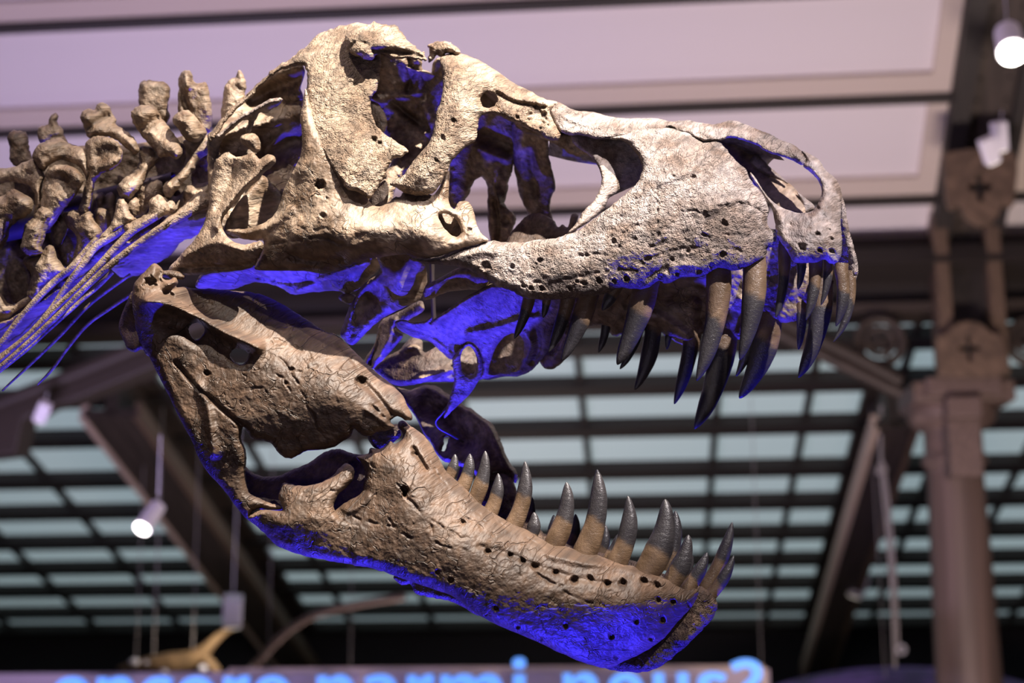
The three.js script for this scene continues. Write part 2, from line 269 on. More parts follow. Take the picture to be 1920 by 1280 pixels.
// gallery lamps in view
const glow = (c, k) => new THREE.MeshStandardMaterial({ color: new THREE.Color(0.9, 0.9, 0.9), emissive: new THREE.Color(...c), emissiveIntensity: k });
function lamp(px, py, Z, len, rad, dir, label, k, light) {
  const g = hall('ceiling_spotlight'); tag(g, label, 'spotlight'); const o = at(px, py, Z), d = new THREE.Vector3(...dir).normalize(), b = o.clone().addScaledVector(d, -len);
  mesh('housing', cyl(b, o, rad * 0.92, rad, 24), M.whiteMetal, g, 'white cylindrical housing');
  mesh('lens', cyl(o, o.clone().addScaledVector(d, 0.012), rad * 0.9, rad * 0.9, 24), glow([1, 0.93, 0.82], k), g, 'glowing lens');
  mesh('stem', cyl(b, b.clone().add(new THREE.Vector3(0, 0.45, 0)), 0.003), M.whiteMetal, g);
  if (light) { const l = new THREE.SpotLight(0xfff0dd, light, 0, 0.7, 0.5, 2); l.position.copy(o).addScaledVector(d, 0.05).applyMatrix4(new THREE.Matrix4().makeRotationY(YAW)); l.target.position.copy(o).addScaledVector(d, 3).applyMatrix4(new THREE.Matrix4().makeRotationY(YAW)); l.castShadow = true; l.name = 'spotlight_light'; scene.add(l, l.target); }
}
lamp(1898, 98, 8.5, 0.26, 0.085, [-0.1, -0.75, 0.65], 'white ceiling spotlight shining brightly near the broad iron rib', 30, 8);
lamp(267, 990, 9, 0.2, 0.055, [-0.25, -0.7, 0.6], 'white lit spotlight hanging in front of the skylight panes', 8, 3);
function boxLamp(px, py, Z, w, h, rot, label, light) {
  const g = hall('box_spotlight'); tag(g, label, 'spotlight'); const o = at(px, py, Z);
  const body = mesh('housing', new RoundedBoxGeometry(w, h, w * 0.8, 2, 0.01), M.whiteMetal, g); body.position.copy(o); body.rotation.set(0.5, 0.2, rot);
  const lens = mesh('lens', new RoundedBoxGeometry(w * 0.8, h * 0.12, w * 0.6, 2, 0.008), glow([1, 0.9, 0.7], 0.5), g); lens.rotation.copy(body.rotation); lens.position.copy(o).add(new THREE.Vector3(0, -h / 2, 0).applyEuler(body.rotation));
  if (light) { const R = new THREE.Matrix4().makeRotationY(YAW), l = new THREE.SpotLight(0xfff0dd, light, 0, 1.0, 0.6, 2); l.position.copy(lens.position).add(new THREE.Vector3(-0.02, -0.06, 0.05)).applyMatrix4(R); l.target.position.copy(at(360, 1250, Z + 0.4)).applyMatrix4(R); l.castShadow = true; l.name = 'spotlight_light'; scene.add(l, l.target); }
  mesh('stem', cyl(o, o.clone().add(new THREE.Vector3(0.03, h * 0.9 + (Z > 15 ? 0.7 : light ? 1.75 : 0), 0)), 0.004), M.whiteMetal, g);
}
boxLamp(1874, 255, 10, 0.10, 0.2, 0.12, 'white box spotlight on the iron rib, the higher of a pair');
boxLamp(1855, 282, 9.8, 0.10, 0.18, 0.35, 'white box spotlight on the iron rib, the lower of a pair');
boxLamp(436, 1145, M.roofZ(436, 745) - 0.5, 0.17, 0.28, -0.15, 'white box spotlight above the horned model tip', 2.2);
boxLamp(1609, 1096, 17.5, 0.17, 0.27, -0.4, 'white box spotlight on the brown girder left of the column');
boxLamp(80, 772, 11, 0.1, 0.16, -0.5, 'pale box spotlight under the curved iron bracket');
{ // horned hanging model
  const g = hall('hanging_model'); tag(g, 'blurred brown hanging animal model with an upswept tail above the lettering', 'model');
  const Z = M.roofZ(300, 745), p = (x, y) => at(x, y, Z), k = Z / F;
  const spine = [[222, 1252], [260, 1247], [310, 1244], [350, 1238], [380, 1222], [402, 1200], [425, 1182], [446, 1176]].map(([x, y]) => p(x, y)), rad = [3, 11, 18, 21, 17, 11, 7, 2].map((r) => r * k);
  const cur = new THREE.CatmullRomCurve3(spine, false, 'centripetal'), geo = new THREE.TubeGeometry(cur, 40, 1, 14), pos = geo.attributes.position;
  for (let i = 0; i <= 40; i++) { const c = cur.getPointAt(i / 40), t = i / 40 * 7, a = Math.min(6, Math.floor(t)), r = rad[a] + (rad[a + 1] - rad[a]) * (t - a); for (let j = 0; j <= 14; j++) { const q = i * 15 + j; pos.setXYZ(q, c.x + (pos.getX(q) - c.x) * r, c.y + (pos.getY(q) - c.y) * r, c.z + (pos.getZ(q) - c.z) * r); } } geo.computeVertexNormals();
  mesh('body', geo, M.hide, g); mesh('hind_fin', tube([p(378, 1228), p(395, 1244), p(408, 1262)], 9 * k, 10, 10), M.hide, g);
  for (const [x, y, r] of [[256, 1240, 7], [280, 1242, 5], [312, 1256, 6], [384, 1252, 6]]) { const o = p(x, y); mesh('pale_fitting', new THREE.IcosahedronGeometry(r * k, 1).scale(1.4, 1, 1).translate(o.x, o.y, o.z + 0.06), M.whiteMetal, g); }
  const r = hall('diagonal_pole'); tag(r, 'brown jointed pole rising slantwise beside the deep girder', 'pole');
  const pr = [[474, 1252], [500, 1222], [520, 1200], [565, 1165], [610, 1146], [680, 1130], [760, 1118]].map(([x, y]) => at(x, y, M.roofZ(510, 745))); mesh('shaft', tube(pr, 0.036, 30, 10), M.rod, r);
  const j = pr[2]; mesh('joint', new THREE.SphereGeometry(0.045, 14, 10).translate(j.x, j.y, j.z), M.rod, r); const e = pr[0]; mesh('end_fitting', new THREE.IcosahedronGeometry(0.035, 1).translate(e.x, e.y, e.z), M.whiteMetal, r);
}
{ // purple dome at the lower right
  const g = hall('purple_canopy'); tag(g, 'patterned purple domed canopy below the iron column', 'canopy');
  const o = at(1690, 1250, 15.6), R = 1.75, geo = new THREE.SphereGeometry(R, 64, 32, 0, 2 * Math.PI, 0, 1.2).scale(1, 0.35, 1).translate(o.x, o.y - R * 0.35, o.z);
  const col = [], ps = geo.attributes.position; for (let i = 0; i < ps.count; i++) { const n = fbm(ps.getX(i) * 2.2, ps.getY(i) * 2.2, ps.getZ(i) * 2.2, 3); const c = n > 0.05 ? [0.09, 0.04, 0.17] : [0.24, 0.10, 0.42]; col.push(...c); } geo.setAttribute('color', new THREE.Float32BufferAttribute(col, 3));
  mesh('dome', geo, new THREE.MeshStandardMaterial({ vertexColors: true, roughness: 0.7, side: THREE.DoubleSide }), g);
  mesh('drum', new THREE.CylinderGeometry(R * 0.93, R * 0.93, o.y - R * 0.35 + R * 0.127, 48, 1, false).translate(o.x, (o.y - R * 0.35 + R * 0.127) / 2, o.z), M.purple, g);
}
// the lamps out of the frame; aisle and near-wall washers are added fill
for (const [a, t, c, w, h] of LAMPS) {
  const A = new THREE.Vector3(...a), d = new THREE.Vector3(...t).sub(A).normalize(), blue = c[0] < 0.2;
  if (w) {
    const g = group('floor_washer'); tag(g, a[2] < -12 ? 'added warm floor washer behind the gallery parapet, brightening the aisle' : a[2] > 0 ? 'added lilac floor washer beside the near hall wall, for soft fill' : c[2] >= c[0] ? 'long violet floor washer aimed at the coffered ceiling' : 'long rosy floor washer aimed at the coffered ceiling', 'lamp'); g.position.copy(A); g.lookAt(new THREE.Vector3(...t));
    mesh('trough', box(-w / 2 - 0.03, -h / 2 - 0.03, -0.2, w / 2 + 0.03, h / 2 + 0.03, -0.05, 0.02), M.black, g); mesh('glowing_strip', box(-w / 2, -h / 2, -0.05, w / 2, h / 2, -0.02), glow(c, 1), g);
    mesh('foot', new THREE.CylinderGeometry(0.1, 0.16, 0.3, 16).rotateX(Math.PI / 2).translate(0, 0, -0.34), M.black, g);
  } else {
    const g = group(blue ? 'floor_uplight' : 'stage_spotlight'); tag(g, blue ? (a[0] > 0 ? 'blue floor uplight below the open mouth' : 'blue floor uplight below the throat') : a[0] > 1.5 ? 'pale stage spotlight aimed at the snout' : a[0] > 0 ? 'warm stage spotlight aimed at the cheek' : 'warm stage spotlight aimed at the neck', 'spotlight');
    const b = A.clone().addScaledVector(d, -0.06);
    mesh('housing', cyl(b.clone().addScaledVector(d, -0.22), b, 0.075, 0.085), M.black, g); mesh('lens', cyl(b, b.clone().addScaledVector(d, 0.015), 0.07, 0.07), glow(c, 3), g);
    if (blue) mesh('stand', cyl(new THREE.Vector3(b.x - d.x * 0.2, 0, b.z - d.z * 0.2), b.clone().addScaledVector(d, -0.2), 0.05, 0.03), M.black, g);
    else mesh('stem', cyl(b.clone().addScaledVector(d, -0.15), b.clone().addScaledVector(d, -0.15).add(new THREE.Vector3(0, 0.9, 0)), 0.015), M.black, g);
  }
}
// ---------- bone surfaces ----------
function heightMap(size, f) { return grain(size, size, (x, y) => { const k = clamp(f(x / size, y / size)) * 255; return [k, k, k]; }); }
const PERM = Array.from({ length: 512 }, (_, i) => i & 255); { for (let i = 255; i > 0; i--) { const j = Math.floor(rnd() * (i + 1)), t = PERM[i]; PERM[i] = PERM[j]; PERM[j] = t; } for (let i = 0; i < 256; i++) PERM[i + 256] = PERM[i]; }
const GX = Array.from({ length: 256 }, (_, i) => Math.cos(i * 2.399)), GY = Array.from({ length: 256 }, (_, i) => Math.sin(i * 2.399));
function wrapNoise(u, v, k, z, o) {                              // repeats after one unit
  let s = 0, a = 0.6, f = k; const q = Math.floor(z * 10);
  for (let n = 0; n < o; n++) {
    const x = u * f, y = v * f, ix = Math.floor(x), iy = Math.floor(y), fx = x - ix, fy = y - iy, x0 = ix % f, x1 = (ix + 1) % f, y0 = iy % f, y1 = (iy + 1) % f, h = (i, j) => PERM[(PERM[(i + q) & 255] + j + n * 17) & 255];
    const a0 = h(x0, y0), a1 = h(x1, y0), b0 = h(x0, y1), b1 = h(x1, y1), sx = fx * fx * fx * (fx * (fx * 6 - 15) + 10), sy = fy * fy * fy * (fy * (fy * 6 - 15) + 10);
    const p = GX[a0] * fx + GY[a0] * fy, r = GX[a1] * (fx - 1) + GY[a1] * fy, c = GX[b0] * fx + GY[b0] * (fy - 1), d = GX[b1] * (fx - 1) + GY[b1] * (fy - 1), t = p + (r - p) * sx, e = c + (d - c) * sx;
    s += a * 1.3 * (t + (e - t) * sy); a *= 0.5; f *= 2;
  }
  return s;
}
const cellPts = (n) => Array.from({ length: n * n }, () => [rnd(), rnd()]);
function worley(u, v, n, pts) { const x = u * n, y = v * n, ix = Math.floor(x), iy = Math.floor(y); let f1 = 9, f2 = 9; for (let j = -1; j <= 1; j++) for (let i = -1; i <= 1; i++) { const cx = ix + i, cy = iy + j, p = pts[((cy % n + n) % n) * n + (cx % n + n) % n], dx = cx + p[0] - x, dy = cy + p[1] - y, d = Math.sqrt(dx * dx + dy * dy); if (d < f1) { f2 = f1; f1 = d; } else if (d < f2) f2 = d; } return f2 - f1; }
const cA = cellPts(9), cB = cellPts(22), cC = cellPts(60);
const crackMap = heightMap(1024, (u, v) => {
  const wx = wrapNoise(u, v, 9, 1.5, 3) * 0.09, wy = wrapNoise(u, v, 9, 8.5, 3) * 0.09, m = wrapNoise(u, v, 5, 4.2, 2), m2 = wrapNoise(u, v, 7, 2.2, 2);
  const a = worley(u + wx, v + wy, 9, cA), b = worley(u + wx * 1.3, v + wy * 1.3, 22, cB);
  let h = 0.72 + 0.22 * wrapNoise(u, v, 30, 3.3, 4) + 0.12 * wrapNoise(u, v, 90, 6.3, 2);
  h -= 0.55 * (1 - smooth(0, 0.05, a)) * smooth(-0.12, 0.12, m); h -= 0.4 * (1 - smooth(0, 0.075, b)) * smooth(0.0, 0.2, m2);
  h += 0.10 * (1 - smooth(0.05, 0.14, a)) * smooth(-0.12, 0.12, m);
  return h;
});
const rugMap = heightMap(1024, (u, v) => {
  const wx = wrapNoise(u, v, 14, 1.1, 3) * 0.08, wy = wrapNoise(u, v, 14, 5.5, 3) * 0.05, a = worley(u + wx, v + wy, 22, cB), b = worley(u + wx, v + wy, 60, cC), m = wrapNoise(u, v, 6, 9.2, 2);
  let h = 0.6 + 0.5 * wrapNoise(u, v, 40, 2.3, 4) + 0.28 * wrapNoise(u, v, 110, 6.6, 2);
  h -= 0.5 * (1 - smooth(0, 0.07, a)) * smooth(-0.05, 0.12, m); h -= 0.25 * (1 - smooth(0, 0.2, b)) * smooth(-0.2, 0.1, -m);
  return h;
});
const fineMap = heightMap(1024, (u, v) => 0.6 + 0.45 * wrapNoise(u, v, 18, 2.9, 5) + 0.3 * wrapNoise(u, v, 70, 1.9, 3));
const flecks = grain(512, 512, (x, y) => { const u = x / 512, v = y / 512, n = wrapNoise(u, v, 24, 7.7, 4), f = wrapNoise(u, v, 7, 3.1, 3), k = clamp(0.82 + 0.30 * n + 0.20 * f) * 255, w = clamp(0.5 + wrapNoise(u, v, 11, 5.1, 3)) * 10; return [k, clamp(k - w, 0, 255), clamp(k - 2 * w, 0, 255)]; }); flecks.colorSpace = THREE.SRGBColorSpace;
const bmat = (map, scale, rough) => new THREE.MeshStandardMaterial({ vertexColors: true, map: flecks, roughness: rough, bumpMap: map, bumpScale: scale });
const B = { crack: bmat(crackMap, 0.005, 0.58), rug: bmat(rugMap, 0.0075, 0.72), fine: bmat(fineMap, 0.0034, 0.6) };
const TILE = { crack: 0.42, rug: 0.34, fine: 0.25 };
const metalM = std([0.10, 0.08, 0.075], 0.45, { metalness: 0.6 });
const toothM = new THREE.MeshStandardMaterial({ vertexColors: true, roughness: 0.34, bumpMap: fineMap, bumpScale: 0.0009 });
// colours (linear): light, dark, stain
const TONE = {
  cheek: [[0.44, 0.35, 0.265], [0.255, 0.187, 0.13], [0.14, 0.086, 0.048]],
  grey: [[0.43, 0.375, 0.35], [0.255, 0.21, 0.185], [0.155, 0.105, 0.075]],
  jaw: [[0.16, 0.104, 0.068], [0.095, 0.059, 0.036], [0.08, 0.048, 0.028]],  // browner bone, darkened further so the colour carries the jaw's weaker light
};
const base = V(960, 640, -0.2); base.y = 0;                     // foot of the mount on the floor, below the head
const skeleton = group('dinosaur_skeleton'); skeleton.position.copy(base);
tag(skeleton, 'mounted brown tyrannosaur skeleton with wide open toothed jaws and neck', 'skeleton');
const skull = group('skull', skeleton), jaw = group('lower_jaw', skeleton);
skull.userData.label = 'tyrannosaur skull with large openings and hanging upper teeth'; jaw.userData.label = 'dropped lower jaw with upright teeth';

function spline(flat, closed = true, per = 5) {
  const p = []; for (let i = 0; i < flat.length; i += 2) p.push(new THREE.Vector3(flat[i], flat[i + 1], 0));
  return new THREE.CatmullRomCurve3(p, closed, 'centripetal').getPoints(p.length * per).map((q) => [q.x, q.y]);
}
function thinPlate(pts) {                                        // smooth surface through given stand-outs
  if (typeof pts === 'number') return () => pts;
  if (pts.length < 4) return (x, y) => { let a = 0, b = 0; for (const [p, q, w] of pts) { const k = 1 / ((x - p) ** 2 + (y - q) ** 2 + 150); a += k * w; b += k; } return a / b; };
  const n = pts.length, m = n + 3, A = Array.from({ length: m }, () => new Float64Array(m + 1)), U = (r2) => r2 < 1e-9 ? 0 : r2 * Math.log(r2), s = 0.01;
  pts.forEach(([x, y, w], i) => { pts.forEach(([a, b], j) => { A[i][j] = U(((x - a) ** 2 + (y - b) ** 2) * s * s); }); A[i][i] += 0.05; A[i][n] = A[n][i] = 1; A[i][n + 1] = A[n + 1][i] = x * s; A[i][n + 2] = A[n + 2][i] = y * s; A[i][m] = w; });
  for (let c = 0; c < m; c++) { let p = c; for (let r = c + 1; r < m; r++) if (Math.abs(A[r][c]) > Math.abs(A[p][c])) p = r; [A[c], A[p]] = [A[p], A[c]]; for (let r = 0; r < m; r++) if (r !== c) { const k = A[r][c] / A[c][c]; if (k) for (let q = c; q <= m; q++) A[r][q] -= k * A[c][q]; } }
  const k = A.map((r, i) => r[m] / r[i]);
  return (x, y) => { let w = k[n] + k[n + 1] * x * s + k[n + 2] * y * s; for (let i = 0; i < n; i++) w += k[i] * U(((x - pts[i][0]) ** 2 + (y - pts[i][1]) ** 2) * s * s); return w; };
}
const segDist = (x, y, a, b) => { const dx = b[0] - a[0], dy = b[1] - a[1], t = clamp(((x - a[0]) * dx + (y - a[1]) * dy) / (dx * dx + dy * dy + 1e-9)); return (x - a[0] - dx * t) ** 2 + (y - a[1] - dy * t) ** 2; };
// A bone: an outline with openings, a bent middle surface w, thickness t with rounded rims, ridges, grooves, pits and a rough skin. Closed front and back.
function bone(name, parent, o) {
  const step = o.step ?? 2.4, outer = spline(o.o), loops = [outer, ...(o.h ?? []).map((h) => spline(h))], jag = o.jag ?? 0.7, cull = Math.max(o.r ?? 12, 9) + step;
  for (const L of loops) L.forEach((p, i) => { const a = p[0], b = p[1]; p[0] += jag * (2.2 * fbm(a * 0.13, b * 0.13, 3.3, 3) + 1.6 * N(a * 0.37, b * 0.37, 4.4)); p[1] += jag * (2.2 * fbm(a * 0.13, b * 0.13, 9.1, 3) + 1.6 * N(a * 0.37, b * 0.37, 8.4)); });
  let x0 = 1e9, y0 = 1e9, x1 = -1e9, y1 = -1e9; for (const [x, y] of outer) { x0 = Math.min(x0, x); x1 = Math.max(x1, x); y0 = Math.min(y0, y); y1 = Math.max(y1, y); }
  x0 -= step * 1.5; y0 -= step * 1.5; const nx = Math.ceil((x1 - x0) / step) + 2, ny = Math.ceil((y1 - y0) / step) + 2, D = new Float32Array(nx * ny);
  for (let j = 0; j < ny; j++) {
    const y = y0 + j * step, hits = [];
    for (const L of loops) for (let i = 0; i < L.length; i++) { const a = L[i], b = L[(i + 1) % L.length]; if ((a[1] > y) !== (b[1] > y)) hits.push(a[0] + (y - a[1]) / (b[1] - a[1]) * (b[0] - a[0])); }
    hits.sort((p, q) => p - q);
    for (let i = 0; i < nx; i++) { const x = x0 + i * step; let inside = false; for (const h of hits) { if (h < x) inside = !inside; else break; } let d = 1e9; for (const L of loops) for (let q = 0; q < L.length; q++) { const a = L[q]; if (Math.abs(a[0] - x) > cull + 8 || Math.abs(a[1] - y) > cull + 8) continue; const v = segDist(x, y, a, L[(q + 1) % L.length]); if (v < d) d = v; } d = Math.min(cull, Math.sqrt(d)); D[j * nx + i] = inside ? d : -d; }
  }
  const W = thinPlate(o.w), T = (o.t ?? 0.03) / 2, R = o.r ?? 12, tone = TONE[o.tone ?? 'cheek'], amp = o.n ?? 1, kind = o.m ?? 'fine', feats = (o.f ?? []).map((f) => f.length === 4 && Array.isArray(f[3]) ? { k: f[0], wd: f[1], h: f[2], p: (() => { const q = []; for (let i = 0; i < f[3].length; i += 2) q.push([f[3][i], f[3][i + 1]]); return q.length > 2 ? new THREE.CatmullRomCurve3(q.map((c) => new THREE.Vector3(c[0], c[1], 0)), false, 'centripetal').getPoints(q.length * 4).map((c) => [c.x, c.y]) : q; })() } : f[0] === 's' ? { st: f } : { pit: f });
  const pos = [], uv = [], col = [], idx = [], v = new THREE.Vector3(), z = o.z ?? 0;
  const put = (x, y, d, side) => {
    const prof = Math.sqrt(1 - (1 - clamp(d / R)) ** 2), edge = smooth(0, 7, d); let w = W(x, y), rel = 0, stain = 0;
    rel += amp * edge * (0.007 * fbm(x / 70, y / 70, z + 2, 2) + 0.0045 * fbm(x / 22, y / 22, z + 5, 3) + 0.002 * fbm(x / 7, y / 7, z + 8, 2));
    if (side > 0) for (const f of feats) {
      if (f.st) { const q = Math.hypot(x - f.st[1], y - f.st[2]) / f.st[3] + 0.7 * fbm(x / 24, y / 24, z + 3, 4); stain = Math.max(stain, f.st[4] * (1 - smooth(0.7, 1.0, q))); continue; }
      if (f.pit) { const [, px, py, r, dep] = f.pit, q = Math.hypot(x - px, (y - py) * (1 + 0.35 * N(px, py, 0.5))) / (0.86 * r) * (1 + 0.5 * N(x / 7 + px, y / 7, 2)); if (q < 1.6) rel -= 0.8 * dep * (1 - smooth(0.45, 1.15, q)) - 0.0016 * smooth(0.9, 1.2, q) * (1 - smooth(1.2, 1.6, q)); }
      else { const gx = f.wd < 3.1 ? x + 5 * N(x / 13, y / 13, 1) : x, gy = f.wd < 3.1 ? y + 5 * N(x / 13, y / 13, 6) : y; let m = 1e9; for (let i = 0; i + 1 < f.p.length; i++) m = Math.min(m, segDist(gx, gy, f.p[i], f.p[i + 1])); if (m < 9 * f.wd * f.wd) rel += f.h * Math.exp(-m / (f.wd * f.wd)) * (f.k === 'g' ? -1 : 1) * edge * (f.wd < 3.1 ? 0.75 * smooth(-0.25, 0.15, N(x / 16, y / 16, f.h * 900)) : 1); }
    }
    w += side * T * prof + (side > 0 ? rel : rel * 0.5); V(x, y, w, v).sub(base); pos.push(v.x, v.y, v.z);
    const k = TILE[kind]; uv.push((v.x + 0.4 * v.z) / k + z * 0.37, (v.y + 0.4 * v.z) / k + z * 0.61);
    const a = smooth(-0.22, 0.22, fbm(v.x * 9 + z, v.y * 9, v.z * 9, 4)), s = smooth(0.03, 0.30, fbm(v.x * 16 + 5, v.y * 16 + z, v.z * 16, 4)) * (o.stain ?? 0.8), g = 1 + 0.34 * fbm(v.x * 60, v.y * 70, v.z * 70, 3);
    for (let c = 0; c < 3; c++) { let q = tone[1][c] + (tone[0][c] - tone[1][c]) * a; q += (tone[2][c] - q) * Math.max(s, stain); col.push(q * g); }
    return pos.length / 3 - 1;
  };
  const gf = new Int32Array(nx * ny).fill(-1), gb = new Int32Array(nx * ny).fill(-1), ed = new Map(), P = (i) => [x0 + (i % nx) * step, y0 + Math.floor(i / nx) * step];
  const gridV = (i, s) => { const A = s > 0 ? gf : gb; if (A[i] < 0) { const p = P(i); A[i] = put(p[0], p[1], D[i], s); } return A[i]; };
  const edgeV = (a, b) => { const key = a < b ? a * nx * ny + b : b * nx * ny + a; let e = ed.get(key); if (e === undefined) { const p = P(a), q = P(b), t = clamp(D[a] / (D[a] - D[b]), 0.02, 0.98); e = put(p[0] + (q[0] - p[0]) * t, p[1] + (q[1] - p[1]) * t, 0, 1); ed.set(key, e); } return e; };
  for (let j = 0; j + 1 < ny; j++) for (let i = 0; i + 1 < nx; i++) {
    const c = [j * nx + i, (j + 1) * nx + i, (j + 1) * nx + i + 1, j * nx + i + 1], inn = c.map((q) => D[q] > 0); if (!inn.some((q) => q)) continue;
    for (const s of [1, -1]) {
      const poly = []; for (let k = 0; k < 4; k++) { const a = c[k], b = c[(k + 1) % 4]; if (inn[k]) poly.push(gridV(a, s)); if (inn[k] !== inn[(k + 1) % 4]) poly.push(edgeV(a, b)); }
      for (let k = 1; k + 1 < poly.length; k++) s > 0 ? idx.push(poly[0], poly[k], poly[k + 1]) : idx.push(poly[0], poly[k + 1], poly[k]);
    }
  }
  const g = new THREE.BufferGeometry(); g.setAttribute('position', new THREE.Float32BufferAttribute(pos, 3)); g.setAttribute('uv', new THREE.Float32BufferAttribute(uv, 2)); g.setAttribute('color', new THREE.Float32BufferAttribute(col.map((q) => clamp(q, 0.005, 1)), 3)); g.setIndex(idx); g.computeVertexNormals();
  TRI.n += idx.length / 3;
  return mesh(name, g, B[kind], parent, o.label);
}
const TRI = { n: 0 };
// a rod of bone or steel through points [px, py, w, radius px]
function rod(name, parent, pts, mat, tone, rs = 10, flat = 1, rough = 0.12) {
  const cur = new THREE.CatmullRomCurve3(pts.map((p) => V(p[0], p[1], p[2]).sub(base)), false, 'centripetal'), seg = pts.length * 8, g = new THREE.TubeGeometry(cur, seg, 1, rs), ps = g.attributes.position, col = [], c = new THREE.Vector3();
  for (let i = 0; i <= seg; i++) {
    const u = i / seg; cur.getPointAt(u, c); const tt = cur.getUtoTmapping(u, 0) * (pts.length - 1), a = Math.min(pts.length - 2, Math.floor(tt)), r = (pts[a][3] + (pts[a + 1][3] - pts[a][3]) * (tt - a)) / F * D0;
    for (let j = 0; j <= rs; j++) { const q = i * (rs + 1) + j, k = r * (1 + rough * fbm(c.x * 40 + Math.cos(j / rs * 6.283), c.y * 40 + Math.sin(j / rs * 6.283), 4, 2)); ps.setXYZ(q, c.x + (ps.getX(q) - c.x) * k, c.y + (ps.getY(q) - c.y) * k, c.z + (ps.getZ(q) - c.z) * k * flat); if (tone) { const t = TONE[tone], m = smooth(-0.25, 0.25, fbm(ps.getX(q) * 14, ps.getY(q) * 14, ps.getZ(q) * 14, 3)); for (let e = 0; e < 3; e++) col.push(t[1][e] + (t[0][e] - t[1][e]) * m); } }
  }
  if (tone) { g.setAttribute('color', new THREE.Float32BufferAttribute(col, 3)); const u = g.attributes.uv; for (let i = 0; i < u.count; i++) u.setXY(i, (ps.getX(i) + 0.4 * ps.getZ(i)) / 0.25, (ps.getY(i)) / 0.25); }
  g.computeVertexNormals(); return mesh(name, g, mat, parent);
}
// a skull roof: a strip along the crown line that runs straight back from the viewer's side
function roof(name, parent, pts, back, t, tone, z) {
  const cur = new THREE.CatmullRomCurve3(pts.map((p) => V(...p).sub(base)), false, 'centripetal'), n = pts.length * 8, m = 14, pos = [], uv = [], col = [], idx = [], T = TONE[tone];
  for (const s of [1, -1]) for (let i = 0; i <= n; i++) for (let j = 0; j <= m; j++) {
    const p = cur.getPointAt(i / n), q = j / m, e = Math.min(1, 4 * q, 4 * (1 - q), 8 * i / n, 8 * (1 - i / n)), r = 0.008 * fbm(p.x * 25 + z, q * 6, s, 3); p.y += s * t * Math.sqrt(e) / 2 - 0.03 * (2 * q - 1) ** 2 + r * e; p.z -= back * q; p.x -= back * q * 0.12;
    pos.push(p.x, p.y, p.z); uv.push(p.x / 0.25, p.z / 0.25); const a = smooth(-0.22, 0.22, fbm(p.x * 12, p.y * 12, p.z * 12 + z, 4)); for (let c = 0; c < 3; c++) col.push(T[1][c] + (T[0][c] - T[1][c]) * a);
  }
  const o = (n + 1) * (m + 1); for (let i = 0; i < n; i++) for (let j = 0; j < m; j++) { const a = i * (m + 1) + j, b = a + m + 1; idx.push(a, b, a + 1, b, b + 1, a + 1, o + a, o + a + 1, o + b, o + b, o + a + 1, o + b + 1); }
  const g = new THREE.BufferGeometry(); g.setAttribute('position', new THREE.Float32BufferAttribute(pos, 3)); g.setAttribute('uv', new THREE.Float32BufferAttribute(uv, 2)); g.setAttribute('color', new THREE.Float32BufferAttribute(col, 3)); g.setIndex(idx); g.computeVertexNormals(); return mesh(name, g, B.fine, parent);
}
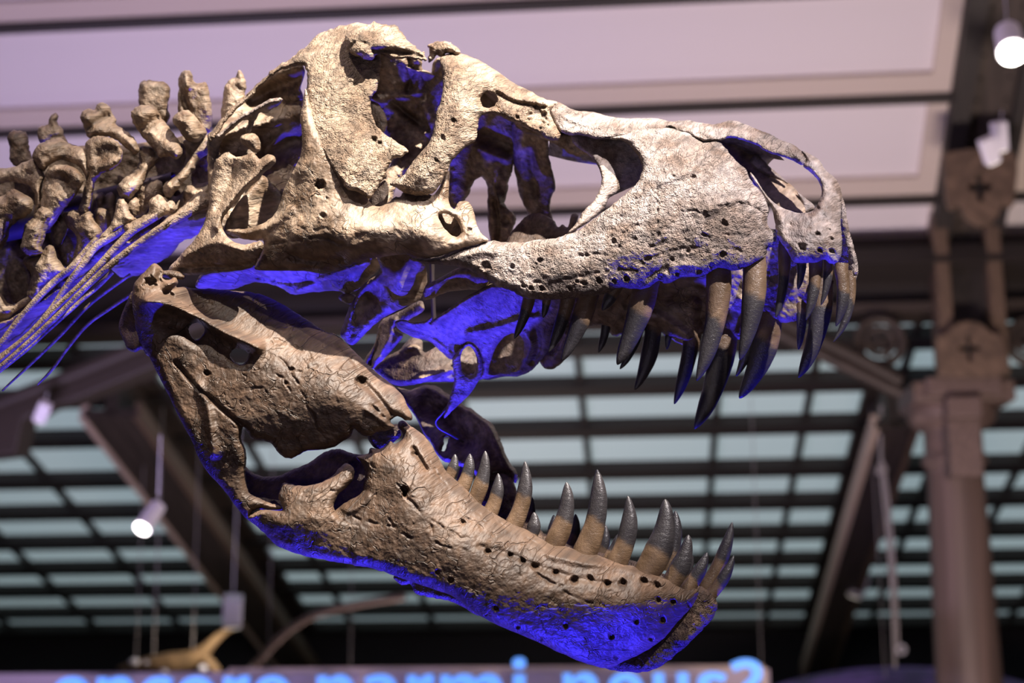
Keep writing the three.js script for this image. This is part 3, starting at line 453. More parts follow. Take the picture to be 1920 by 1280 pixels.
// a curved, flattened tooth with brown root and dark enamel crown
function tooth(parent, x0, y0, x1, y1, tx, ty, w, bend = 0.13, crown = 0.42, back = 14) {
  const up = ty < (y0 + y1) / 2 ? 1 : -1, bx = (x0 + x1) / 2, by = (y0 + y1) / 2, len = Math.hypot(tx - bx, ty - by), ax = (tx - bx) / len, ay = (ty - by) / len, hw = Math.hypot(x1 - x0, y1 - y0) / 2 * 0.98;
  let nxp = -ay, nyp = ax; if (nxp < 0) { nxp = -nxp; nyp = -nyp; }
  const cx = bx + ax * len * 0.5 + nxp * len * bend, cy = by + ay * len * 0.5 + nyp * len * bend, seg = 34, rs = 18, pos = [], col = [], uv = [], idx = [], v = new THREE.Vector3(), tilt = up > 0 ? -0.0 : 0, z = tx * 0.13;
  const t0 = -back / len;
  for (let i = 0; i <= seg; i++) {
    const t = t0 + (1 - t0) * (1 - (1 - i / seg) ** 1.25), q = Math.max(t, 0), px = t < 0 ? bx + ax * len * t : (1 - q) ** 2 * bx + 2 * q * (1 - q) * cx + q * q * tx, py = t < 0 ? by + ay * len * t : (1 - q) ** 2 * by + 2 * q * (1 - q) * cy + q * q * ty;
    let dx = 2 * (1 - q) * (cx - bx) + 2 * q * (tx - cx), dy = 2 * (1 - q) * (cy - by) + 2 * q * (ty - cy); if (t < 0) { dx = ax; dy = ay; } const dl = Math.hypot(dx, dy) || 1; let sx = -dy / dl, sy = dx / dl;
    const r = hw * (t < 0 ? 1 : Math.pow(Math.max(0, 1 - Math.pow(q, 2.25)), 0.64)) * (1 + 0.05 * Math.sin(q * 9 + z)) * (t < 0 ? 1 + t * 0.5 : 1);
    for (let j = 0; j <= rs; j++) {
      const a = j / rs * 2 * Math.PI, ca = Math.cos(a), sa = Math.sin(a), ca2 = Math.sign(ca) * Math.pow(Math.abs(ca), 0.92), k = 1 + 0.05 * fbm(px * 0.06 + ca, py * 0.06 + sa, z, 3);
      V(px + sx * r * ca2 * k, py + sy * r * ca2 * k, w + sa * r * 0.8 * k / F * D0 + 0.0 * q, v).sub(base); pos.push(v.x, v.y, v.z); uv.push((v.x + v.z) / 0.12, v.y / 0.12);
      const e = smooth(-0.03, 0.03, t - crown + 0.05 + 0.10 * fbm(px * 0.05 + ca * 0.6, py * 0.05 + sa * 0.6, z, 2) + 0.05 * ca), n = fbm(px * 0.07 + ca, py * 0.03, z + sa, 3), root = [0.135 + 0.13 * n, 0.088 + 0.09 * n, 0.052 + 0.06 * n], en = [0.034 + 0.025 * n, 0.031 + 0.023 * n, 0.033 + 0.022 * n];
      for (let c = 0; c < 3; c++) col.push(clamp(root[c] + (en[c] - root[c]) * e, 0.01, 1));
    }
  }
  for (let i = 0; i < seg; i++) for (let j = 0; j < rs; j++) { const a = i * (rs + 1) + j, b = a + rs + 1; idx.push(a, b, a + 1, b, b + 1, a + 1); }
  const g = new THREE.BufferGeometry(); g.setAttribute('position', new THREE.Float32BufferAttribute(pos, 3)); g.setAttribute('color', new THREE.Float32BufferAttribute(col, 3)); g.setAttribute('uv', new THREE.Float32BufferAttribute(uv, 2)); g.setIndex(idx); g.computeVertexNormals();
  const nn = g.attributes.normal; for (let i = 0; i <= seg; i++) { const a = i * (rs + 1), b = a + rs; const m = new THREE.Vector3(nn.getX(a) + nn.getX(b), nn.getY(a) + nn.getY(b), nn.getZ(a) + nn.getZ(b)).normalize(); nn.setXYZ(a, m.x, m.y, m.z); nn.setXYZ(b, m.x, m.y, m.z); }
  TRI.n += idx.length / 3;
  return mesh('tooth', g, toothM, parent);
}
// ---------- skull, near side ----------
bone('postorbital', skull, { m: 'rug', t: 0.035, r: 9, jag: 1.9, z: 1, n: 1.2,
  o: [598, 64, 620, 54, 640, 48, 690, 45, 716, 70, 715, 100, 714, 130, 707, 168, 695, 186, 696, 210, 705, 234, 726, 255, 741, 264, 765, 283, 753, 295, 736, 298, 733, 306, 726, 317, 723, 330, 714, 341, 708, 354, 702, 361, 693, 372, 681, 366, 670, 359, 652, 355, 637, 335, 622, 314, 610, 293, 601, 278, 592, 257, 583, 228, 577, 198, 575, 162, 575, 135, 571, 124, 548, 126, 524, 134, 500, 150, 472, 180, 444, 206, 420, 232, 404, 258, 392, 266, 389, 256, 401, 243, 417, 222, 438, 198, 465, 177, 488, 153, 512, 130, 542, 110, 572, 89],
  w: [[600, 66, -0.19], [660, 48, -0.2], [640, 110, -0.10], [700, 120, -0.11], [640, 160, -0.055], [620, 240, -0.01], [690, 230, -0.03], [660, 320, 0.025], [700, 360, 0.03], [755, 288, 0.0], [580, 200, -0.045], [575, 130, -0.09], [500, 145, -0.13], [400, 250, -0.09]],
  f: [['p', 702, 262, 7, 0.018], ['p', 712, 268, 5, 0.012], ['r', 14, 0.014, [560, 108, 600, 100, 640, 84, 680, 66]], ['g', 20, 0.012, [640, 215, 670, 225, 700, 240]], ['r', 5, 0.005, [660, 148, 685, 165, 700, 185]], ['s', 690, 210, 50, 0.5], ['s', 640, 120, 40, 0.35], ['r', 6, 0.006, [598, 70, 560, 108, 500, 146, 440, 206]]] });
bone('brow_boss', skull, { m: 'rug', t: 0.10, r: 26, jag: 2.2, z: 2, n: 2.6,
  o: [646, 67, 667, 53, 690, 47, 702, 41, 711, 45, 741, 47, 753, 61, 768, 79, 785, 91, 797, 103, 800, 113, 785, 114, 765, 109, 735, 109, 714, 100, 705, 106, 696, 113, 673, 107, 655, 97, 648, 80],
  w: [[650, 80, -0.09], [700, 60, -0.11], [700, 105, -0.06], [760, 80, -0.10], [790, 110, -0.09]], f: [['g', 5, 0.02, [700, 95, 730, 96, 770, 100, 795, 108]], ['g', 4, 0.012, [655, 90, 672, 78, 690, 84]]] });
bone('jugal', skull, { m: 'crack', t: 0.045, r: 16, z: 3, n: 1.1,
  o: [573, 166, 567, 198, 563, 222, 566, 246, 564, 287, 554, 311, 542, 335, 530, 361, 521, 391, 512, 405, 494, 418, 465, 428, 438, 427, 420, 430, 424, 437, 440, 443, 456, 448, 478, 451, 494, 452, 492, 464, 488, 482, 480, 494, 477, 504, 518, 507, 578, 509, 607, 513, 625, 509, 652, 500, 681, 488, 714, 482, 762, 477, 782, 485, 827, 478, 860, 467, 895, 458, 916, 450, 905, 440, 896, 425, 890, 402, 885, 388, 876, 377, 860, 379, 852, 392, 843, 384, 842, 350, 842, 318, 832, 330, 824, 350, 812, 366, 800, 362, 775, 365, 756, 360, 750, 369, 741, 369, 726, 381, 705, 387, 693, 378, 677, 354, 662, 340, 646, 320, 629, 300, 615, 280, 603, 254, 592, 228, 583, 200],
  h: [[822, 403, 838, 401, 853, 409, 862, 424, 864, 437, 857, 444, 843, 438, 829, 422]],
  w: [[573, 166, -0.05], [575, 230, -0.02], [590, 300, 0.005], [600, 345, 0.012], [540, 380, -0.02], [490, 420, -0.04], [425, 432, -0.07], [620, 400, 0.03], [560, 450, 0.02], [620, 505, -0.045], [500, 498, -0.035], [700, 385, 0.0], [700, 430, 0.055], [640, 450, 0.05], [720, 480, -0.005], [800, 370, -0.01], [800, 410, 0.03], [800, 450, 0.045], [800, 480, 0.01], [893, 452, 0.005], [870, 390, -0.03], [838, 340, -0.02]],
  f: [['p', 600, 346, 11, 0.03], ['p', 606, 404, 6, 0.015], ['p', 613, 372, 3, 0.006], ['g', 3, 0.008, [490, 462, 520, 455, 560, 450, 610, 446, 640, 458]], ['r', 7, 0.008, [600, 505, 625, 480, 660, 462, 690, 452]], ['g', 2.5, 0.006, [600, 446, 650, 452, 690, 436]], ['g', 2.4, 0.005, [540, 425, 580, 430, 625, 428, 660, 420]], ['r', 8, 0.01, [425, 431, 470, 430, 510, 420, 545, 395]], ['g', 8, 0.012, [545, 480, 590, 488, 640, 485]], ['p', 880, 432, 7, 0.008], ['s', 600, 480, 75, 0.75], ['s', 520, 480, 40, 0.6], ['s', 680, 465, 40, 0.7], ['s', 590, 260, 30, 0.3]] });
bone('quadratojugal', skull, { m: 'fine', t: 0.045, r: 13, z: 4, tone: 'cheek', stain: 0.5,
  o: [404, 298, 414, 289, 429, 284, 441, 293, 453, 293, 474, 286, 481, 292, 486, 298, 503, 289, 515, 294, 517, 304, 509, 313, 492, 327, 486, 336, 471, 348, 453, 366, 432, 390, 419, 408, 417, 425, 426, 443, 441, 454, 459, 458, 477, 454, 489, 452, 494, 458, 492, 470, 483, 485, 474, 500, 440, 508, 400, 512, 360, 516, 330, 514, 316, 512, 318, 500, 330, 488, 347, 468, 366, 447, 381, 420, 391, 385, 390, 363, 394, 339, 400, 316],
  w: [[410, 300, -0.10], [440, 330, -0.085], [510, 300, -0.035], [480, 320, -0.05], [440, 375, -0.06], [400, 380, -0.09], [400, 430, -0.06], [350, 480, -0.07], [320, 508, -0.09], [430, 470, 0.0], [485, 465, 0.005], [430, 505, -0.06], [380, 510, -0.08]],
  f: [['r', 7, 0.02, [510, 298, 485, 325, 450, 358, 422, 395, 405, 425]], ['g', 9, 0.014, [440, 305, 432, 335, 420, 365, 408, 390]], ['g', 2.5, 0.006, [360, 470, 390, 476, 430, 484]], ['g', 4, 0.012, [340, 505, 390, 500, 440, 500, 475, 492]], ['r', 6, 0.008, [345, 480, 380, 462, 410, 455, 450, 468]]] });
bone('squamosal', skull, { m: 'fine', t: 0.035, r: 9, z: 5, jag: 1.1, tone: 'grey',
  o: [389, 262, 404, 250, 416, 246, 429, 234, 459, 213, 480, 200, 506, 186, 524, 183, 530, 186, 525, 195, 509, 205, 498, 213, 488, 212, 476, 232, 467, 250, 461, 247, 466, 226, 453, 227, 438, 240, 424, 252, 414, 268, 410, 290, 403, 318, 394, 315, 391, 290],
  w: [[400, 260, -0.10], [440, 230, -0.08], [525, 188, -0.045], [465, 245, -0.11], [400, 310, -0.12]], f: [['r', 4, 0.01, [410, 255, 450, 222, 500, 194, 525, 188]]] });
bone('lacrimal', skull, { m: 'rug', t: 0.055, r: 18, z: 6, n: 1.5, jag: 1.1,
  o: [827, 106, 840, 101, 862, 100, 898, 113, 928, 131, 957, 152, 993, 170, 1020, 185, 1046, 192, 1036, 202, 1032, 214, 1044, 238, 1052, 252, 1046, 262, 1032, 263, 1008, 250, 978, 236, 954, 226, 937, 218, 916, 213, 900, 221, 896, 238, 892, 262, 868, 280, 845, 306, 838, 322, 826, 345, 812, 362, 794, 366, 776, 366, 753, 359, 741, 350, 731, 347, 733, 341, 756, 329, 768, 311, 782, 293, 803, 269, 812, 246, 818, 210, 827, 186, 830, 148, 826, 124],
  h: [[916, 173, 926, 176, 931, 186, 928, 197, 917, 203, 905, 199, 901, 188, 906, 177]],
  w: [[835, 105, -0.13], [900, 116, -0.15], [960, 155, -0.14], [1040, 192, -0.13], [850, 160, -0.07], [900, 150, -0.09], [860, 230, -0.02], [885, 250, -0.035], [820, 290, 0.005], [800, 345, 0.015], [740, 346, 0.005], [930, 205, -0.07], [990, 210, -0.075], [1040, 240, -0.075], [1000, 180, -0.11]],
  f: [['p', 1008, 218, 22, 0.035], ['g', 5, 0.015, [935, 175, 960, 190, 985, 196, 1020, 200]], ['r', 6, 0.012, [935, 170, 965, 186, 1000, 190, 1030, 196]], ['r', 5, 0.012, [1030, 205, 1034, 225, 1046, 238]], ['p', 850, 226, 6, 0.01], ['p', 830, 258, 6, 0.01], ['p', 818, 300, 4, 0.008], ['p', 970, 220, 5, 0.008], ['r', 16, 0.012, [850, 130, 862, 180, 850, 230, 815, 290, 790, 330]], ['g', 3, 0.006, [815, 297, 825, 310, 835, 315]]] });
bone('lacrimal_knob', skull, { m: 'rug', t: 0.06, r: 14, jag: 1.8, z: 7, n: 2.2, o: [801, 84, 815, 79, 833, 76, 851, 84, 863, 97, 857, 103, 839, 100, 830, 106, 818, 104, 810, 117, 803, 116, 806, 98], w: -0.14 });
bone('nasal', skull, { m: 'rug', t: 0.06, r: 17, z: 8, n: 1.1, tone: 'grey',
  o: [1034, 202, 1046, 192, 1073, 205, 1112, 210, 1150, 220, 1200, 222, 1235, 222, 1258, 228, 1284, 225, 1317, 230, 1340, 233, 1362, 227, 1374, 226, 1399, 233, 1425, 244, 1448, 253, 1460, 261, 1481, 268, 1502, 282, 1512, 296, 1510, 305, 1502, 309, 1491, 303, 1474, 296, 1455, 290, 1437, 284, 1420, 273, 1394, 264, 1373, 258, 1350, 263, 1320, 264, 1300, 256, 1287, 249, 1240, 245, 1210, 247, 1180, 255, 1156, 258, 1121, 261, 1090, 253, 1067, 253, 1052, 247, 1043, 238, 1033, 216],
  w: [[1046, 195, -0.13], [1046, 240, -0.08], [1120, 212, -0.15], [1120, 255, -0.075], [1230, 224, -0.16], [1230, 244, -0.10], [1350, 230, -0.16], [1350, 262, -0.085], [1450, 255, -0.14], [1450, 286, -0.085], [1508, 298, -0.08]],
  f: [['p', 1254, 246, 14, 0.03], ['p', 1210, 234, 5, 0.006], ['r', 5, 0.01, [1048, 210, 1070, 225, 1095, 232, 1125, 238]], ['g', 5, 0.012, [1036, 204, 1060, 212, 1090, 218]], ['g', 3, 0.008, [1288, 249, 1310, 252, 1330, 262]], ['r', 6, 0.008, [1455, 262, 1480, 276, 1500, 300]], ['g', 3, 0.006, [1330, 236, 1300, 240, 1270, 236]]] });
bone('maxilla', skull, { m: 'rug', t: 0.06, r: 16, z: 9, n: 1.15, tone: 'grey', step: 2.2, jag: 1.0,
  o: [1067, 253, 1090, 251, 1121, 257, 1150, 262, 1171, 266, 1192, 286, 1204, 312, 1199, 336, 1189, 348, 1156, 378, 1133, 396, 1109, 413, 1085, 431, 1062, 440, 1038, 447, 1005, 450, 981, 454, 940, 453, 919, 451, 894, 459, 866, 466, 833, 478, 800, 484, 766, 483, 788, 493, 824, 496, 872, 502, 898, 516, 915, 526, 931, 537, 955, 543, 975, 555, 995, 560, 1040, 562, 1085, 558, 1130, 552, 1164, 539, 1182, 541, 1212, 541, 1235, 526, 1250, 532, 1280, 519, 1310, 520, 1325, 515, 1340, 505, 1351, 502, 1377, 507, 1400, 502, 1434, 485, 1438, 468, 1451, 460, 1457, 446, 1453, 434, 1441, 425, 1439, 411, 1442, 394, 1437, 378, 1425, 359, 1406, 336, 1399, 319, 1380, 301, 1364, 282, 1350, 266, 1345, 262, 1320, 264, 1287, 247, 1240, 238, 1210, 241, 1185, 246, 1156, 253, 1121, 255, 1090, 249],
  w: [[1080, 252, -0.10], [1171, 266, -0.065], [1204, 312, -0.03], [1150, 380, -0.005], [1085, 432, -0.01], [1000, 455, -0.025], [940, 455, -0.02], [830, 484, -0.01], [775, 484, -0.02], [900, 500, 0.0], [940, 530, -0.012], [1040, 558, 0.0], [1040, 500, 0.016], [1150, 545, 0.01], [1150, 470, 0.028], [1280, 515, 0.018], [1270, 430, 0.032], [1400, 498, 0.012], [1430, 470, 0.0], [1400, 400, 0.012], [1435, 400, -0.02], [1330, 340, 0.0], [1280, 300, -0.035], [1240, 245, -0.105], [1340, 264, -0.095], [1390, 310, -0.045], [1215, 330, -0.012]],
  f: [['p', 1095, 531, 6, 0.016], ['p', 1082, 527, 4, 0.014], ['p', 1068, 541, 5, 0.01], ['p', 1016, 541, 6, 0.016], ['p', 995, 540, 5, 0.014], ['p', 982, 536, 5, 0.014], ['p', 1123, 527, 6, 0.018], ['p', 1152, 527, 6, 0.014], ['p', 1175, 522, 7, 0.018], ['p', 1238, 519, 7, 0.02], ['p', 1270, 513, 6, 0.014], ['p', 1310, 508, 7, 0.014], ['p', 1335, 498, 6, 0.012], ['p', 1388, 500, 6, 0.012], ['p', 1355, 477, 8, 0.014], ['p', 1358, 418, 8, 0.014], ['p', 1300, 332, 6, 0.01], ['p', 1262, 330, 5, 0.008], ['p', 1215, 484, 7, 0.012], ['p', 1260, 486, 5, 0.01], ['p', 1290, 470, 5, 0.01], ['p', 960, 500, 6, 0.012], ['p', 1012, 488, 7, 0.012], ['p', 910, 498, 11, 0.012], ['p', 1150, 452, 6, 0.01], ['p', 1100, 478, 5, 0.008], ['p', 1320, 440, 6, 0.01],
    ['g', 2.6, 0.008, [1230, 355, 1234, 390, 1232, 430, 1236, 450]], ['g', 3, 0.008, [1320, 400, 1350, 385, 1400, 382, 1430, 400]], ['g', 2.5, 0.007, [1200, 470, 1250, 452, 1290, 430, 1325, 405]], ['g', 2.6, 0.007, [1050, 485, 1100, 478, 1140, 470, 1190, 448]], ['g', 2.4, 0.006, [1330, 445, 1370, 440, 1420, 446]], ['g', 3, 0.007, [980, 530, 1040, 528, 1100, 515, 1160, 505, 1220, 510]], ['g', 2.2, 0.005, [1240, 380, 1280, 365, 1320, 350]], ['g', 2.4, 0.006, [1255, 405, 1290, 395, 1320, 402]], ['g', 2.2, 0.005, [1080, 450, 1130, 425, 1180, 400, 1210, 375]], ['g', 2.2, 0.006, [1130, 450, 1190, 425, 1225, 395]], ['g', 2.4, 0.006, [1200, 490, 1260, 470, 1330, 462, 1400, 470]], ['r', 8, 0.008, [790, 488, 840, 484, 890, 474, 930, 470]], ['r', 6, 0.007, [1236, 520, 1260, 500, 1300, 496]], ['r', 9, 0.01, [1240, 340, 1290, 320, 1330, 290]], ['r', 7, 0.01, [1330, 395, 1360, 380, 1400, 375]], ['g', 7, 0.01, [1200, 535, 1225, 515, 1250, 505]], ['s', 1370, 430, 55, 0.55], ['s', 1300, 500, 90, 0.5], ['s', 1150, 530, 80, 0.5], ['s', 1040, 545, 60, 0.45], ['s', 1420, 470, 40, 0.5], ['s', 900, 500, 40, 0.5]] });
bone('antorbital_strut', skull, { m: 'fine', t: 0.022, r: 8, z: 10, tone: 'grey', n: 0.8,
  o: [1070, 254, 1121, 258, 1170, 262, 1212, 275, 1215, 310, 1205, 338, 1186, 350, 1160, 362, 1142, 372, 1136, 386, 1126, 398, 1105, 415, 1062, 440, 1070, 430, 1082, 416, 1094, 396, 1109, 381, 1121, 363, 1127, 345, 1127, 327, 1118, 306, 1103, 290, 1085, 278, 1075, 268],
  w: [[1080, 262, -0.10], [1125, 330, -0.08], [1200, 300, -0.12], [1160, 280, -0.115], [1100, 400, -0.055], [1065, 438, -0.03], [1160, 345, -0.09], [1180, 340, -0.12]] });
bone('premaxilla', skull, { m: 'fine', t: 0.055, r: 16, z: 11, tone: 'grey', n: 1.1,
  o: [1406, 322, 1418, 336, 1430, 355, 1444, 373, 1462, 387, 1486, 396, 1505, 399, 1519, 397, 1530, 388, 1537, 373, 1541, 362, 1537, 345, 1528, 331, 1516, 320, 1505, 310, 1510, 303, 1509, 292, 1502, 282, 1528, 294, 1538, 303, 1549, 320, 1566, 334, 1575, 350, 1578, 364, 1577, 388, 1576, 411, 1577, 430, 1579, 453, 1576, 481, 1568, 493, 1556, 494, 1545, 486, 1533, 491, 1514, 493, 1498, 493, 1488, 491, 1477, 472, 1467, 458, 1460, 448, 1455, 434, 1453, 418, 1446, 388, 1434, 369, 1423, 352, 1409, 334],
  w: [[1408, 326, -0.075], [1440, 372, -0.03], [1460, 430, 0.0], [1480, 400, -0.015], [1510, 450, 0.03], [1500, 488, 0.025], [1560, 440, 0.015], [1574, 480, -0.005], [1577, 400, -0.04], [1545, 380, -0.01], [1560, 350, -0.055], [1530, 315, -0.07], [1506, 295, -0.085]],
  f: [['p', 1504, 463, 8, 0.02], ['p', 1537, 469, 5, 0.018], ['p', 1559, 470, 6, 0.018], ['p', 1533, 438, 5, 0.014], ['p', 1559, 448, 4, 0.01], ['p', 1555, 431, 3, 0.008], ['g', 2.5, 0.006, [1546, 405, 1556, 415, 1562, 425]], ['p', 1533, 390, 4, 0.01], ['g', 2, 0.004, [1480, 418, 1500, 425, 1520, 430]]] });
// far side of the snout and the nose cavity
bone('far_premaxilla', skull, { m: 'rug', t: 0.05, r: 12, z: 12, tone: 'grey', n: 1.5, o: [1560, 340, 1577, 362, 1584, 383, 1589, 416, 1596, 446, 1603, 470, 1609, 498, 1608, 516, 1600, 530, 1588, 522, 1576, 505, 1560, 495, 1550, 440, 1552, 380], w: [[1570, 350, -0.13], [1600, 470, -0.10], [1555, 450, -0.16], [1590, 520, -0.12]], f: [['p', 1600, 467, 4, 0.01]] });
bone('far_nostril_bar', skull, { m: 'fine', t: 0.03, r: 8, z: 13, tone: 'grey', o: [1416, 290, 1432, 301, 1446, 315, 1465, 331, 1484, 350, 1498, 362, 1512, 373, 1528, 388, 1518, 400, 1500, 402, 1503, 383, 1491, 357, 1470, 341, 1444, 331, 1420, 320, 1405, 305], w: -0.20 });
bone('nose_cavity_wall', skull, { m: 'fine', t: 0.02, r: 6, z: 14, tone: 'cheek', o: [1345, 262, 1375, 254, 1400, 262, 1436, 282, 1424, 296, 1424, 312, 1440, 325, 1470, 338, 1493, 355, 1507, 382, 1510, 402, 1480, 396, 1455, 390, 1420, 350, 1390, 320, 1360, 290], w: [[1360, 270, -0.17], [1430, 320, -0.22], [1500, 390, -0.17], [1420, 345, -0.15]] });
// inside of the head
bone('braincase', skull, { m: 'fine', t: 0.05, r: 14, z: 15, tone: 'cheek', n: 2.4, jag: 1.6, o: [690, 95, 740, 104, 788, 108, 792, 130, 800, 150, 808, 135, 816, 112, 836, 108, 840, 190, 820, 240, 806, 275, 790, 300, 760, 330, 740, 356, 730, 392, 690, 392, 690, 360, 730, 310, 740, 280, 720, 250, 690, 200], w: [[700, 110, -0.17], [780, 130, -0.2], [830, 130, -0.22], [700, 220, -0.28], [790, 215, -0.30], [760, 300, -0.26], [710, 380, -0.2]], f: [['r', 8, 0.02, [700, 186, 740, 182, 790, 176]], ['g', 7, 0.03, [735, 190, 770, 220, 800, 240]], ['r', 10, 0.025, [795, 200, 810, 225, 800, 245]], ['r', 5, 0.015, [787, 112, 790, 150, 780, 175]], ['g', 5, 0.02, [768, 110, 770, 140, 765, 170]]] });
bone('orbit_plate', skull, { m: 'fine', t: 0.03, r: 10, z: 16, tone: 'cheek', o: [690, 190, 706, 192, 718, 205, 726, 228, 722, 248, 712, 252, 695, 240], w: -0.16 });
bone('orbit_rim', skull, { m: 'fine', t: 0.03, r: 10, z: 17, tone: 'cheek', o: [692, 372, 711, 345, 722, 335, 728, 340, 727, 375, 718, 392, 694, 390], w: -0.06 });
bone('temporal_wall', skull, { m: 'crack', t: 0.04, r: 12, z: 18, tone: 'cheek', n: 2.2, jag: 1.4, o: [394, 256, 414, 224, 447, 192, 490, 152, 525, 130, 560, 118, 572, 132, 564, 165, 573, 200, 570, 260, 566, 300, 545, 350, 526, 400, 500, 430, 450, 440, 415, 440, 395, 420, 390, 340, 388, 300], w: [[400, 270, -0.22], [500, 160, -0.26], [560, 140, -0.2], [550, 250, -0.30], [450, 280, -0.24], [500, 340, -0.26], [440, 420, -0.2], [540, 370, -0.24]], f: [['r', 16, 0.05, [420, 250, 480, 235, 560, 215]], ['g', 14, 0.04, [470, 190, 520, 165, 560, 150]], ['r', 12, 0.04, [490, 305, 520, 260, 565, 235]], ['g', 14, 0.03, [500, 290, 540, 270, 565, 265]], ['r', 10, 0.02, [490, 330, 520, 350, 545, 380]]] });
bone('quadrate', skull, { m: 'fine', t: 0.05, r: 12, z: 19, tone: 'cheek', n: 1.4, o: [420, 430, 432, 400, 455, 368, 480, 340, 492, 328, 510, 345, 528, 366, 518, 400, 500, 425, 470, 440, 430, 446], w: [[440, 420, -0.10], [490, 335, -0.14], [520, 370, -0.2], [480, 430, -0.14]] });
bone('temporal_knuckle', skull, { m: 'fine', t: 0.05, r: 14, z: 20, tone: 'cheek', o: [452, 256, 468, 250, 480, 252, 488, 268, 486, 284, 476, 286, 462, 274, 452, 268], w: -0.16 });
bone('braincase_floor', skull, { m: 'crack', t: 0.04, r: 8, z: 21, tone: 'cheek', n: 1.6, jag: 1.2, o: [367, 538, 375, 515, 400, 498, 460, 490, 512, 480, 607, 480, 693, 470, 716, 492, 698, 518, 672, 542, 652, 552, 634, 545, 590, 548, 548, 551, 530, 541, 500, 531, 474, 529, 450, 538, 430, 543, 399, 541], w: [[370, 530, -0.16], [450, 500, -0.14], [450, 535, -0.22], [600, 500, -0.15], [600, 548, -0.24], [690, 490, -0.13], [660, 545, -0.2]], f: [['g', 4, 0.012, [480, 520, 540, 530, 600, 528]], ['r', 5, 0.012, [560, 545, 610, 520, 690, 492]]] });
bone('pterygoid_wing', skull, { m: 'crack', t: 0.022, r: 7, z: 22, tone: 'cheek', n: 1.6, o: [706, 470, 765, 468, 780, 480, 797, 498, 801, 523, 795, 547, 786, 562, 756, 577, 720, 595, 697, 613, 677, 634, 659, 647, 646, 637, 638, 628, 646, 601, 655, 575, 664, 560, 674, 541, 694, 523, 714, 509], w: [[710, 480, -0.04], [770, 475, -0.04], [798, 520, -0.16], [735, 530, -0.09], [690, 555, -0.17], [725, 585, -0.16], [650, 600, -0.19], [660, 645, -0.20], [690, 605, -0.17]], f: [['r', 7, 0.012, [648, 630, 655, 590, 672, 550, 700, 522]], ['r', 14, 0.012, [745, 500, 750, 545, 715, 585, 680, 615]]] });
bone('pterygoid_flap', skull, { m: 'fine', t: 0.02, r: 6, z: 23, tone: 'cheek', o: [634, 556, 646, 550, 664, 552, 670, 560, 660, 570, 645, 567], w: -0.2 });
bone('jugal_strut', skull, { m: 'fine', t: 0.05, r: 12, z: 24, tone: 'cheek', n: 1.2, o: [792, 552, 800, 535, 812, 527, 832, 516, 866, 500, 890, 506, 918, 522, 908, 540, 872, 543, 830, 550, 806, 561, 793, 562], w: [[800, 555, -0.14], [850, 525, -0.10], [910, 530, -0.08], [840, 548, -0.14]], f: [['g', 3, 0.006, [805, 545, 840, 528, 880, 518]], ['r', 5, 0.01, [805, 540, 840, 522, 875, 508]]] });
bone('palatine', skull, { m: 'fine', t: 0.035, r: 11, z: 25, tone: 'cheek', n: 1.5, step: 2.6,
  o: [740, 604, 752, 599, 778, 604, 800, 600, 812, 592, 806, 606, 812, 600, 830, 586, 850, 573, 872, 557, 896, 545, 920, 532, 950, 525, 1000, 540, 1060, 545, 1060, 600, 1042, 606, 1036, 640, 1026, 662, 1012, 678, 997, 694, 982, 702, 952, 700, 907, 710, 898, 712, 904, 692, 902, 668, 893, 647, 878, 641, 868, 650, 848, 674, 830, 662, 806, 641, 783, 634, 762, 626, 746, 615],
  h: [[919, 700, 922, 671, 937, 641, 955, 626, 970, 626, 982, 641, 982, 662, 975, 680, 966, 694]],
  w: [[745, 608, -0.12], [800, 625, -0.19], [850, 655, -0.22], [830, 590, -0.10], [900, 550, -0.09], [950, 540, -0.10], [900, 640, -0.2], [1000, 560, -0.15], [1030, 620, -0.24], [990, 690, -0.30], [910, 700, -0.26], [960, 610, -0.19]],
  f: [['r', 6, 0.012, [806, 604, 835, 585, 880, 556, 925, 536]], ['r', 7, 0.015, [880, 625, 930, 615, 980, 600, 1010, 595]], ['g', 6, 0.02, [1005, 620, 1010, 650, 998, 680]], ['r', 5, 0.012, [985, 625, 996, 645, 988, 670]], ['r', 5, 0.01, [742, 612, 775, 625, 815, 640, 848, 668]]] });
bone('palatine_cavity', skull, { m: 'fine', t: 0.02, r: 6, z: 26, tone: 'cheek', o: [905, 710, 900, 660, 920, 610, 990, 600, 1005, 650, 985, 700, 940, 706], w: -0.34 });
bone('vomer', skull, { m: 'crack', t: 0.03, r: 9, z: 27, tone: 'cheek', n: 1.8, jag: 1.4, step: 2.8,
  o: [960, 520, 1060, 520, 1200, 500, 1330, 470, 1470, 430, 1510, 470, 1520, 540, 1510, 585, 1492, 602, 1468, 604, 1440, 600, 1415, 612, 1388, 636, 1370, 630, 1330, 622, 1300, 640, 1288, 648, 1266, 640, 1246, 628, 1222, 612, 1200, 608, 1180, 616, 1166, 626, 1148, 628, 1130, 610, 1100, 614, 1078, 640, 1060, 672, 1040, 690, 1020, 690, 1000, 640],
  w: [[980, 530, -0.16], [1020, 640, -0.30], [1060, 530, -0.15], [1060, 660, -0.31], [1150, 520, -0.13], [1150, 620, -0.30], [1280, 490, -0.12], [1280, 640, -0.28], [1400, 460, -0.16], [1400, 620, -0.24], [1500, 460, -0.17], [1500, 590, -0.20]],
  f: [['g', 16, 0.04, [1270, 560, 1300, 545, 1325, 560, 1320, 600]], ['r', 10, 0.03, [1230, 590, 1260, 610, 1290, 630]], ['g', 3, 0.01, [1100, 610, 1150, 595, 1200, 600]], ['p', 1180, 570, 14, 0.02], ['r', 8, 0.02, [1040, 580, 1060, 620, 1040, 670]], ['g', 7, 0.02, [1016, 610, 1022, 640, 1012, 675]], ['r', 7, 0.02, [1390, 560, 1400, 590, 1385, 625]]] });
